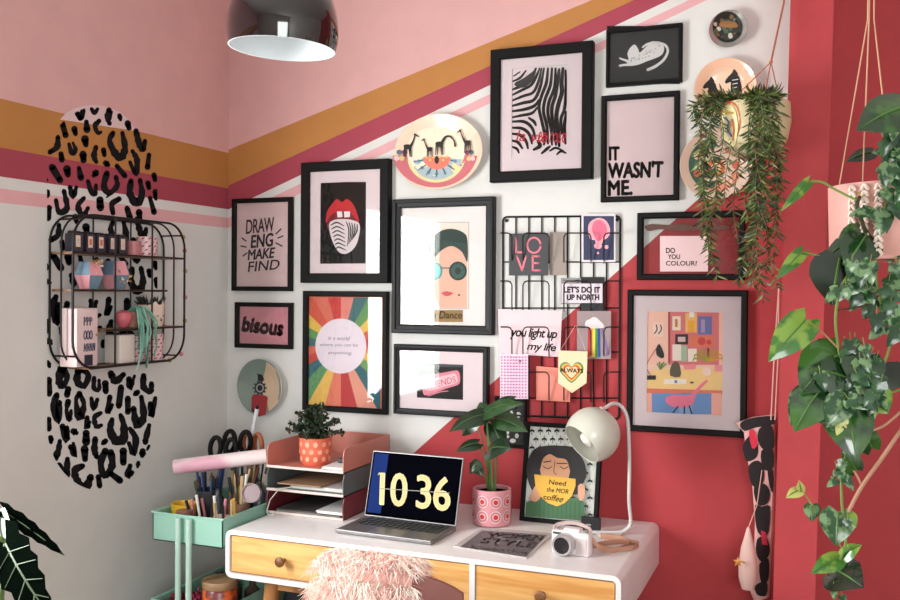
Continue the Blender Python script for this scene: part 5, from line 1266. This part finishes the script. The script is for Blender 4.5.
# cat face planter
c = Vector((XM, 2.50, ZS[3]-.001)); root = thing('cat_planter', 'cream cat faced planter with a dark spiky succulent on the third wire shelf', 'planter', c)
mb = MB(); CW2 = C(232, 206, 190, r=.35); mb.lathe([(0, 0), (.036, 0), (.040, .01), (.042, .072), (.039, .072), (.037, .012), (0, .012)], c, CW2, 32); 
for a_ in (-.55, .35):
    p = c+Vector((.039*math.cos(a_), .039*math.sin(a_), .07)); sd = Vector((-math.sin(a_), math.cos(a_), 0)); nr_ = Vector((math.cos(a_), math.sin(a_), 0))
    mb.add([p-sd*.011+nr_*.002, p+sd*.011+nr_*.002, p+Vector((0, 0, .017)), p-sd*.011-nr_*.003, p+sd*.011-nr_*.003], [[0, 1, 2], [4, 3, 2], [1, 4, 2], [3, 0, 2], [0, 3, 4, 1]], CW2)
mb.build('pot_body', root); mb = MB()
def onp(a_, z, r=.0412): return c+Vector(((r+z*.02)*math.cos(a_), (r+z*.02)*math.sin(a_), z))
for P_ in ([onp(-.45, .036), onp(-.36, .034), onp(-.27, .036)], [onp(.2, .036), onp(.3, .034), onp(.4, .036)], [onp(-.08, .028), onp(0, .024), onp(-.08, .02), onp(-.02, .0185)], [onp(0, .024), onp(.1, .020), onp(.04, .0185)]): mb.tube(P_, .0012, INK, 5)
mb.build('face', root); mb = MB()
for k in range(34):
    a_ = rt.uniform(0, 2*PI); p = c+Vector((.024*math.cos(a_), .024*math.sin(a_), .068)); d = Vector((math.cos(a_)*.8, math.sin(a_)*1.2-.1, rt.uniform(.3, 1.3))).normalized(); mb.tube([p, p+d*.018, p+d*.034+Vector((0, 0, .006))], [.0045, .0038, .0006], M((36, 48, 42), .5), 6)
mb.lathe([(0, .066), (.038, .066)], c, C(50, 40, 36), 16); mb.build('succulent', root)
# trailing string plant
c = Vector((XM, 2.405, ZS[3]-.001)); root = thing('trailing_plant', 'mint green string succulent spilling from a small pot on the third wire shelf', 'potted plant', c)
mb = MB(); mb.lathe([(0, 0), (.02, 0), (.026, .05), (.023, .05), (.018, .004), (0, .004)], c, C(160, 110, 96, r=.5), 20); mb.build('pot', root)
mb = MB(); mm = [M((112, 170, 150), .5, var=.15), M((150, 196, 176), .5, var=.15), M((70, 120, 104), .5, var=.15)]
for k in range(15):
    y1 = c.y+rt.uniform(-.03, .055); L = rt.uniform(.07, .17); p = c+Vector((rt.uniform(-.01, .01), rt.uniform(-.012, .012), .05))
    P_ = smooth_pts([p, p+Vector((.03, (y1-c.y)*.4, .014)), (XF+.008+rt.uniform(0, .008), y1, c.z+.02), (XF+.010+rt.uniform(0, .006), y1+rt.uniform(-.008, .008), c.z+.03-L*.6), (XF+.008, y1+rt.uniform(-.012, .012), c.z+.03-L)], 7)
    mb.tube(P_, [.0022+.0012*math.sin(i*1.7)**2 for i in range(len(P_))], rt.choice(mm), 5)
mb.build('trailing_strands', root)
# bottom shelf
mb = MB(); z = ZS[4]-.001; mb.box((XM-.03, 2.315, z), (XM+.034, 2.385, z+.090), C(228, 216, 208, r=.4), .005, 3); mb.box((XM-.022, 2.322, z+.0902), (XM+.026, 2.378, z+.093), M((60, 56, 60), .5), .001); solo(mb, 'candle_box', 'square cream container on the bottom wire shelf', 'container', (XM, 2.35, z), None)
patcup(XM, 2.43, z, .030, .082, 'dark pink patterned cup behind the mint strands on the bottom wire shelf', (206, 170, 176), (110, 40, 70)); patcup(XM, 2.51, z, .033, .086, 'red and pink patterned cup at the right of the bottom wire shelf')

# ================================================================ PENDANT LAMP
Yp = 1.76; rc = PY(282, 49, Yp); Rr = None
dep = (rc-CAM).dot(CF); Rr = 53/F*dep
root = thing('pendant_lamp', 'glossy black dome pendant lamp with a white inside', 'lamp', (rc.x, rc.y, rc.z))
T = Matrix.Rotation(math.radians(3.0), 4, 'Y')
Rs = Rr*1.055; th0 = -math.acos(min(1, Rr/Rs)); outp = []; inp = []
for k in range(15):
    a = th0+(PI/2-.12-th0)*k/14; outp.append((Rs*math.cos(a), Rs*1.12*(math.sin(a)-math.sin(th0)))); inp.append(((Rs-.003)*math.cos(a), (Rs-.003)*1.12*(math.sin(a)-math.sin(th0))))
mb = MB(); mb.lathe(outp, rc, M((24, 18, 20), .08, coat=1, var=0), 64, T=T, caps=False); mb.build('outer_shade', root)
mb = MB(); mb.lathe([(inp[0][0]+.003, 0)]+inp[:1], rc, C(210, 214, 216), 64, T=T, caps=False); mb.lathe(inp[::-1], rc, M((226, 230, 232), .5, var=0), 64, T=T, caps=False); mb.build('inner_shade', root)
top = rc+Vector((0, 0, outp[-1][1]))
mb = MB(); mb.lathe([(0, 0), (.03, 0), (.03, .035), (.012, .05), (0, .05)], top, BLACK, 24); mb.build('lamp_cap', root)
mb = MB(); mb.tube([top+Vector((0, 0, .05)), (rc.x, rc.y, ZC-.03)], .003, BLACK, 8); mb.build('cable', root)
mb = MB(); mb.lathe([(0, 0), (.05, 0), (.05, .03), (0, .03)], (rc.x, rc.y, ZC-.0305), BLACK, 24); mb.build('ceiling_rose', root)
mb = MB(); mb.lathe([(0, .06), (.02, .065), (.03, .095), (.022, .12), (.014, .14), (.014, .2), (0, .2)], rc, M((236, 236, 230), .4, var=0), 20); mb.build('bulb', root)

# ================================================================ ALOCASIA
pc = Vector((-1.40, 1.22, 0)); root = thing('alocasia_plant', 'dark veined arrow leaved plant in the lower left corner', 'potted plant', pc)
mb = MB(); mb.lathe([(0, 0), (.11, 0), (.14, .24), (.13, .24), (.10, .02), (0, .02)], pc, C(200, 180, 170, r=.5), 32); mb.build('pot', root)
mb = MB(); mb.lathe([(0, .22), (.128, .22)], pc, C(50, 40, 34), 24); mb.build('soil', root)
AD = M((10, 18, 13), .7, var=.25, scale=20, spec=0); AV = C(120, 140, 110, r=.5); mb = MB(); ms = MB()
q = lambda x, y, Y: PY(x, y, Y)
def astem(b_): ms.tube(smooth_pts([pc+Vector((random.uniform(-.04, .04), random.uniform(-.04, .04), .22)), (pc*.5+b_*.5)+Vector((0, 0, .12)), b_], 6), [.007]*6+[.0045]*7, C(120, 150, 90), 8)
b_ = q(6, 544, 1.25); mb.leaf(b_, q(54, 622, 1.20), .085, Vector((.75, -1, .05)), AD, 'wavy', .12, .05, rib=AV); astem(b_)
b_ = q(8, 514, 1.30); mb.leaf(b_, q(65, 556, 1.34), .030, Vector((0, -1, .9)), AD, 'wavy', .5, .18, rib=AV); astem(b_)
b_ = q(-30, 560, 1.18); mb.leaf(b_, q(-12, 640, 1.1), .12, Vector((.2, -1, .3)), AD, 'wavy', .15, .08, rib=AV); astem(b_)
b_ = q(2, 536, 1.28); mb.leaf(b_, q(4, 506, 1.30), .06, Vector((0, -1, .1)), M((196, 204, 200), .25, var=.1), 'heart', .2, .1, rib=AV); astem(b_)  # glare put into the colour: a near-white leaf among the dark ones
ms.build('stems', root); mb.build('leaves', root)

# ================================================================ TRAILING HANGING PLANT (by the nib)
Yh = 2.66; pc = PY(755, 112, Yh); pc = Vector((pc.x, Yh, pc.z-.13))
root = thing('hanging_plant', 'trailing fine leaved plant in a hanging painted pot near the top right of the wall', 'hanging plant', pc)
mb = MB(); R = .094; prof = [(0, 0), (.03, .001), (.062, .016), (.085, .05), (R, .10), (R*.97, .15), (R*.92, .152), (R*.9, .146), (R*.9, .10), (.07, .05), (0, .03)]
mb.lathe(prof, pc, C(206, 190, 150, r=.35), 40)
def onpot(an, z, off=.001):
    r = np.interp(z, [0, .016, .05, .10, .15], [.03, .062, .085, R, R*.97])+off; return Vector((pc.x+r*math.cos(an), pc.y+r*math.sin(an), pc.z+z))
def patch(pts, m, off):
    tri = geometry.tessellate_polygon([[Vector((a*.09, z, 0)) for a, z in pts]]); mb.add([onpot(a, z, off) for a, z in pts], [list(t_) for t_ in tri], m)
def ell(ca, cz, ra, rz, n=20): return [(ca+ra*math.cos(2*PI*k/n), cz+rz*math.sin(2*PI*k/n)) for k in range(n)]
A0 = -PI/2-.75
patch(ell(A0, .095, .42, .056), C(214, 96, 50, r=.35), .0015); patch(ell(A0, .086, .34, .056), C(240, 226, 170, r=.35), .003)
for P_, c_ in (([(A0-.15, .11), (A0+.05, .095), (A0-.05, .075), (A0+.1, .055)], (60, 90, 150)), ([(A0+.2, .115), (A0+.05, .12), (A0-.2, .125)], (206, 160, 40)), ([(A0+.15, .10), (A0+.2, .07), (A0+.1, .045)], (206, 110, 60))):
    mb.tube([onpot(a, z, .004) for a, z in P_], .0022, C(*c_, r=.4), 5)
mb.build('pot', root)
hk = PY(783, -28, 2.70); mb = MB(); knot = PY(771, 62, Yh)
for an in (PI*.9, -PI*.4, PI*.25): mb.tube([onpot(an, .149, 0), knot+Vector((0, 0, 0))], .0016, C(176, 96, 70), 5)
mb.tube([knot, PY(784, 2, 2.69), Vector((hk.x+.01, 2.70, ZC-.0))], .0028, C(166, 90, 70), 6); mb.lathe([(0, -.008), (.006, 0), (0, .008)], knot, C(190, 110, 80), 10); mb.build('cord', root)
LG = [M((84, 104, 48), .4, var=.2), M((52, 76, 40), .4, var=.2), M((122, 138, 72), .4, var=.2), M((92, 80, 48), .4, var=.2), M((44, 62, 36), .4, var=.2)]; BRW = C(130, 84, 60); rp = random.Random(21)
# each strand: photo x where it falls, y where it ends, how far in front
strands = [(698, 170, 2.62, .3), (704, 205, 2.6, .6), (709, 262, 2.6, .5), (713, 276, 2.62, .7), (703, 240, 2.64, .2), (716, 215, 2.58, .6), (750, 215, 2.56, .4), (747, 262, 2.58, .5), (742, 284, 2.60, .4), (752, 245, 2.56, .6), (757, 285, 2.56, .5), (762, 298, 2.55, .5), (766, 270, 2.57, .5), (771, 235, 2.58, .5), (776, 200, 2.58, .5), (780, 165, 2.6, .4), (768, 190, 2.55, .7), (760, 225, 2.54, .6), (695, 125, 2.64, .4), (775, 288, 2.62, .3), (726, 205, 2.60, .2), (734, 240, 2.62, .2), (718, 170, 2.58, .3)]
def sprig(P_, mbx, dens=2, ll=(.018, .032)):
    for i in range(1, len(P_)):
        for q_ in range(dens):
            t_ = (P_[i]-P_[i-1]).normalized(); p = P_[i-1].lerp(P_[i], rp.random()); out = Vector((rp.gauss(0, 1), rp.gauss(0, 1), rp.gauss(0, .25))); out = (out-t_*out.dot(t_)).normalized()
            L = rp.uniform(*ll); mbx.leaf(p, p+(out*.85+t_*.55).normalized()*L, L*.17, Vector((rp.gauss(0, .5), -1, .4)), rp.choice(LG), 'lance', .1, -.12, 3, nj=1)
for (x, ye, Y_, dn) in strands:
    mb = MB(); e = PY(x, ye, Y_); rimA = math.atan2(Y_-pc.y-.05, PY(x, 100, Y_).x-pc.x); rim = onpot(rimA, .152, -.012)
    top_ = PY(x, 104+rp.uniform(-8, 10), Y_); mid = (rim+top_)/2+Vector((0, 0, .012)); top_.x += .02 if 740 <= x <= 750 else 0; P_ = [pc+Vector((0, 0, .145)), rim*.7+pc*.3+Vector((0, 0, .05)), mid, top_]
    n = max(2, int((ye-110)/28))
    for k in range(1, n+1): P_.append(top_.lerp(e, k/n)+Vector((rp.uniform(-.016, .016), rp.uniform(-.016, .016), 0)))
    P_ = smooth_pts(P_, 4); mb.tube(P_, .0011, BRW if rp.random() < .5 else LG[1], 4); sprig(P_, mb, 7 if dn > .45 else 5, (.018, .038)); mb.build('trailing_stem', root)
for k in range(13):   # short arching sprigs on top
    mb = MB(); a = rp.uniform(0, 2*PI); s_ = pc+Vector((0, 0, .145)); r = rp.uniform(.07, .12); e = s_+Vector((r*math.cos(a)*1.1-.03, r*math.sin(a)*.7, rp.uniform(-.02, .03))); P_ = smooth_pts([s_, s_*.5+e*.5+Vector((0, 0, .03)), e], 5); mb.tube(P_, .0011, BRW, 4); sprig(P_, mb, 4, (.016, .028)); mb.build('arching_stem', root)

# ================================================================ HANGING PLANTER AT THE RIGHT
Yr = 1.80; 
root = thing('hanging_planter', 'pale pink ribbed pot hung on cords full of glossy heart shaped and variegated ivy leaves', 'hanging plant', (.10, Yr+.02, 1.55))
pl, pr = PY(826, 190, Yr), PY(826, 250, Yr); pcx = pl.x+.118; zt = PY(850, 187, Yr).z; zb2 = PY(850, 252, Yr).z-.015; PKP = C(204, 148, 138, r=.5); pcy = Yr+.02; Rp = .115
mb = MB(); n = 48; h = zt-zb2; mb.lathe([(0, 0), (Rp*.93, 0), (Rp*.97, .008), (Rp, h), (Rp-.006, h), (Rp-.008, .01), (0, .01)], (pcx, pcy, zb2), PKP, n); mb.build('pot', root)
mb = MB()
for col_ in range(3):
    an = -PI/2-.72+col_*.2
    for k in range(int(h/.011)):
        for s in (-1, 1):
            zz = zb2+.006+k*.011; a0 = an+s*.05; p = Vector((pcx+(Rp+.001)*math.cos(a0), pcy+(Rp+.001)*math.sin(a0), zz)); a1 = an; p1 = Vector((pcx+(Rp+.004)*math.cos(a1), pcy+(Rp+.004)*math.sin(a1), zz+.010))
            mb.tube([p, (p+p1)/2+Vector((0, -.0015, .001)), p1], [.0028, .0034, .002], C(226, 206, 192, r=.6), 6)
mb.build('braid_trim', root)
ct = Vector((PY(871, 0, Yr).x+.001, pcy, ZC)); mb = MB()
for (x, y) in ((839, 188), (862, 200), (893, 190)):
    p = PY(x, y, Yr-.07 if x == 862 else Yr); mb.tube([p, PY(874 if x > 870 else 869+(x-862)*.06, 20, pcy), ct], .0014, C(196, 150, 120), 6)
p = PY(861, 196, Yr-.075); mb.lathe([(0, -.010), (.006, -.006), (.007, 0), (.005, .006), (0, .01)], p, C(170, 130, 84), 12)
mb.build('cord', root)
PG = M((24, 56, 26), .2, c2=(54, 96, 38), scale=14, coat=.7); PD = M((18, 34, 20), .25, var=.3, scale=18, coat=.5); PB = M((58, 112, 38), .25, c2=(124, 156, 62), scale=24, coat=.4); VG = M((38, 72, 42), .25, c2=(108, 138, 96), scale=60, coat=.2); VG2 = M((26, 56, 34), .25, c2=(52, 86, 52), scale=40, coat=.2); YG = M((190, 190, 110), .4, var=.2)
STM = C(110, 130, 60); WST = C(176, 130, 104); RBP = C(74, 112, 50, r=.4)
def P_(x, y, Y): return PY(x, y, Y)
# glossy leaves: base x,y,Y  tip x,y,Y  width, kind
gl = [(912, 106, 1.58, 856, 131, 1.52, .085, PG, (-.2, -1, .25)), (872, 152, 1.85, 846, 162, 1.84, .035, PD, (0, -.8, .6)), (868, 232, 1.72, 845, 268, 1.68, .075, PG, (.2, -1, .4)), (860, 236, 1.76, 823, 262, 1.74, .05, PG, (0, -.7, .8)),
      (840, 258, 1.72, 832, 306, 1.70, .095, PD, (-.1, -1, .1)), (806, 320, 1.70, 768, 362, 1.66, .062, PB, (.3, -1, .5)), (842, 352, 1.70, 800, 394, 1.66, .105, PG, (0, -.9, .6)), (818, 395, 1.68, 790, 425, 1.66, .075, VG, (0, -1, .4)),
      (870, 392, 1.72, 888, 414, 1.70, .06, PB, (0, -1, .5)), (845, 402, 1.69, 856, 462, 1.66, .085, PG, (.2, -1, .2)), (862, 400, 1.70, 845, 440, 1.68, .06, PB, (0, -1, .3)), (872, 448, 1.72, 857, 418, 1.7, .04, PG, (.1, -1, .2)),
      (838, 512, 1.70, 836, 546, 1.68, .058, VG, (0, -1, .2)), (840, 558, 1.71, 811, 574, 1.68, .038, PB, (0, -.8, .8)), (842, 556, 1.71, 862, 545, 1.7, .03, PB, (0, -.8, .8)), (834, 570, 1.71, 864, 588, 1.64, .072, PD, (0, -1, .5)), (846, 515, 1.7, 856, 528, 1.69, .03, PB, (0, -1, .5)),
      (800, 470+20, 1.72, 786, 498, 1.70, .022, YG, (0, -1, .6)), (801, 492, 1.72, 799, 480, 1.7, .016, YG, (0, -1, .6)), (812, 505, 1.72, 812, 522, 1.7, .028, VG, (0, -1, .3)),
      (808, 182, 1.74, 780, 212, 1.70, .020, PB, (.5, -1, .5)), (802, 252, 1.74, 776, 280, 1.70, .026, PB, (.4, -1, .6)), (852, 380, 1.68, 806, 368, 1.66, .07, PG, (0, -1, .5)), (822, 388, 1.67, 794, 432, 1.64, .075, PG, (-.2, -1, .4)), (846, 396, 1.66, 826, 428, 1.64, .05, VG, (.2, -1, .3)), (866, 356, 1.68, 858, 392, 1.66, .07, PG, (.2, -1, .3)), (884, 362, 1.75, 872, 396, 1.72, .09, PD, (0, -1, .2)), (905, 150, 1.78, 888, 190, 1.74, .06, PG, (0, -1, .3)), (856, 470, 1.70, 842, 448, 1.69, .035, PG, (0, -1, .3))]
mbL = MB()
for (x0, y0, Ya, x1, y1, Yb_, w_, m, nn) in gl: 
    a_ = P_(x0, y0, Ya); b_ = P_(x1, y1, Yb_); L = (b_-a_).length
    mbL.leaf(a_, b_, min(w_, L*1.3), Vector(nn), m, 'heart', -.22, .10, 9, rib=RBP)
mbL.build('heart_leaves', root)
mbL = MB(); rv = random.Random(9)
def ivy(x, y, Y_, s, m):
    a = rv.uniform(PI*.2, PI*.8)+rv.choice([0, 0, .6, -.6]); b0_ = P_(x, y, Y_); d = Vector((math.cos(a), rv.uniform(-.35, .1), -math.sin(a))).normalized(); mbL.leaf(b0_, b0_+d*s, s*.95, Vector((rv.uniform(-.4, .4), -1, rv.uniform(0, .7))), m, 'ivy', -.2, .1, rib=None); mbL.tube([b0_, b0_-d*.008+Vector((0, .01, .006))], .0008, STM, 4)
for k in range(80):
    y = rv.uniform(108, 335); x = rv.uniform(866 if y > 200 else 884, 905) if not (250 < y < 300) else rv.uniform(850, 905)
    if y > 300: x = rv.uniform(866, 905)
    ivy(x, y, rv.uniform(1.66, 1.80), rv.uniform(.025, .042), VG if rv.random() < .5 else VG2)
for k in range(30): ivy(rv.uniform(846, 882), rv.uniform(340, 400), rv.uniform(1.64, 1.70), rv.uniform(.020, .034), VG if rv.random() < .6 else VG2)
for k in range(10): ivy(rv.uniform(805, 850), rv.uniform(372, 425), rv.uniform(1.64, 1.68), rv.uniform(.016, .030), VG if rv.random() < .7 else YG)
for (x, y, s) in ((838, 290, .03), (846, 286, .025), (862, 268, .035), (870, 262, .035), (852, 262, .03), (838, 470, .026), (846, 478, .024), (836, 480, .02), (843, 462, .02), (848, 520, .02), (842, 596, .016), (834, 592, .014)): ivy(x, y, 1.67, s, VG)
mbL.build('ivy_leaves', root)
mbS = MB()
def stem(pts, r, m): mbS.tube(smooth_pts([P_(*p) for p in pts], 5), r, m, 6)
stem([(862, 192, 1.74), (857, 205, 1.70), (862, 222, 1.70), (867, 235, 1.72)], .0035, C(60, 60, 30)); stem([(856, 200, 1.70), (836, 190, 1.72), (822, 182, 1.73), (808, 182, 1.74)], .0022, STM); stem([(870, 255, 1.74), (845, 280, 1.70), (836, 312, 1.69), (838, 345, 1.69), (846, 380, 1.69), (852, 400, 1.68), (848, 440, 1.70), (842, 470, 1.70), (842, 505, 1.70), (846, 540, 1.70), (838, 565, 1.71)], .0024, STM)
stem([(806, 320, 1.70), (822, 332, 1.70), (840, 350, 1.69)], .0018, C(150, 110, 70)); stem([(900, 390, 1.74), (880, 396, 1.72), (862, 400, 1.70)], .002, STM); stem([(838, 310, 1.69), (862, 306, 1.72), (880, 295, 1.74), (900, 290, 1.76)], .0016, C(90, 50, 40)); stem([(905, 424, 1.70), (884, 455, 1.70), (862, 486, 1.70), (848, 512, 1.70)], .0035, WST); stem([(862, 486, 1.70), (856, 474, 1.70), (850, 466, 1.70)], .002, WST); stem([(905, 408, 1.72), (885, 425, 1.70), (868, 432, 1.69)], .0022, WST)
stem([(840, 415, 1.69), (822, 440, 1.71), (808, 462, 1.72), (800, 490, 1.72)], .0014, STM) if False else None
stem([(800, 490, 1.72), (808, 498, 1.72), (818, 516, 1.715), (832, 535, 1.71), (842, 548, 1.70)], .0014, STM); stem([(802, 252, 1.74), (820, 256, 1.73), (842, 262, 1.72)], .0016, STM); stem([(905, 200, 1.76), (888, 230, 1.74), (876, 262, 1.74), (880, 300, 1.74), (890, 340, 1.75), (884, 365, 1.74)], .0022, STM); stem([(905, 108, 1.62), (903, 150, 1.76), (898, 190, 1.77), (892, 200, 1.77)], .002, STM)
mbS.build('vines', root)

# ================================================================ PATTERNED BAG HANGING AT THE NIB
Yb2 = 2.935; root = thing('hanging_bag', 'long black and pink giraffe patterned bag hung on strings beside the chimney edge', 'bag', PY(757, 595, Yb2))
out = [(736, 423), (752, 417), (775, 414), (776, 470), (774, 530), (770, 596), (754, 600), (750, 590), (754, 560), (755, 520), (752, 480), (746, 452), (744, 432)]
mb = MB(); PK = M((224, 176, 170), .7, var=.05); n = len(out)
rings = []
for k, (ins, dy) in enumerate(((.0, 0), (.0, -.008), (.8, -.015), (2.5, -.019))):
    cx_ = sum(p[0] for p in out)/n; rings.append([PY(x+(1 if x < 758 else -1)*ins, y, Yb2)+Vector((0, dy, 0)) for x, y in out])
vs = sum(rings, []); fs = []
for i in range(3):
    for k in range(n): fs.append([i*n+k, i*n+(k+1) % n, (i+1)*n+(k+1) % n, (i+1)*n+k])
tri = geometry.tessellate_polygon([[Vector((x, -y, 0)) for x, y in out]]); fs += [[3*n+a for a in t_] for t_ in tri]+[[a for a in t_][::-1] for t_ in tri]
mb.add(vs, fs, PK, False); mb.build('bag_body', root)
art = Art((0, Yb2-.0195, 0), (0, -1, 0), .0003); BK = M((24, 14, 18), .7)
for p in ([(742, 424), (750, 419), (772, 417), (772, 424), (756, 427), (746, 430)], [(744, 445), (752, 436), (757, 446), (756, 456), (748, 460), (745, 455)], [(760, 430), (768, 425), (773, 432), (773, 446), (764, 448), (759, 440)], [(762, 452), (772, 450), (773, 466), (764, 468)], [(750, 466), (758, 462), (763, 470), (762, 482), (754, 485), (750, 476)], [(755, 488), (764, 485), (769, 492), (767, 502), (758, 503)], [(768, 470), (773, 472), (773, 490), (770, 486)], [(756, 507), (762, 508), (769, 508), (768, 530), (762, 534), (757, 526)], [(758, 540), (766, 538), (769, 552), (762, 560), (757, 552)], [(760, 565), (768, 560), (768, 578), (762, 582)], [(756, 586), (766, 582), (766, 594), (758, 594)]):
    mx = sum(q[0] for q in p)/len(p); my = sum(q[1] for q in p)/len(p)
    art.poly([(mx+(x-mx)*1.14, my+(y-my)*1.14) for x, y in p], BK, 3)
art.poly([(749, 432), (753, 429), (757, 438), (757, 446), (752, 448)], C(214, 40, 70), 2); art.poly([(761, 530), (766, 532), (768, 545), (762, 544)], C(206, 50, 80)); art.build('giraffe_pattern', root)
mb = MB(); 
for (x, xt) in ((771, 776), (775, 779)): mb.tube([PY(x, 420, Yb2-.03), PY(x+3, 360, Yb2-.02), PY(779, 285, YW-.02)], .0022, C(232, 190, 180), 5)
mb.lathe([(0, -.004), (.005, -.004), (.005, .02), (0, .02)], PY(779, 284, YW-.02), WIRE, 10, T=Matrix.Rotation(-PI/2, 4, 'X')); mb.build('hanging_strings', root)
mb = MB(); c = PY(748, 562, 2.87); prof = [(0, -.085), (.022, -.080), (.033, -.05), (.034, -.01), (.026, .04), (.014, .075), (.006, .10), (0, .105)]
mb.lathe(prof, c, M((226, 190, 180), .6, var=.06), 28, sx=.8, sy=.6)
mb.tube([c+Vector((0, 0, .10)), PY(757, 505, 2.9), PY(762, 470, 2.89)], .0015, C(226, 180, 160), 5); pb = solo(mb, 'drawstring_pouch', 'small pale pink drawstring pouch hanging in front of the giraffe patterned bag', 'pouch', c)
mb = MB(); s_ = PY(738, 562, 2.83); vs = [s_+Vector((0, -.003, 0))]
ORG[pb.name] = Vector(pb.location)
for k in range(10): r = .016 if k % 2 == 0 else .007; a = PI/2+PI*k/5; vs.append(s_+Vector((r*math.cos(a), 0, r*math.sin(a))))
vs.append(s_+Vector((0, .003, 0)))
mb.add(vs, [[0, 1+k, 1+(k+1) % 10] for k in range(10)]+[[11, 1+(k+1) % 10, 1+k] for k in range(10)], C(206, 140, 60, r=.4)); mb.tube([s_+Vector((.012, .004, 0)), c+Vector((-.006, -.01, .0))], .002, C(206, 140, 60), 5); mb.build('star_charm', pb)
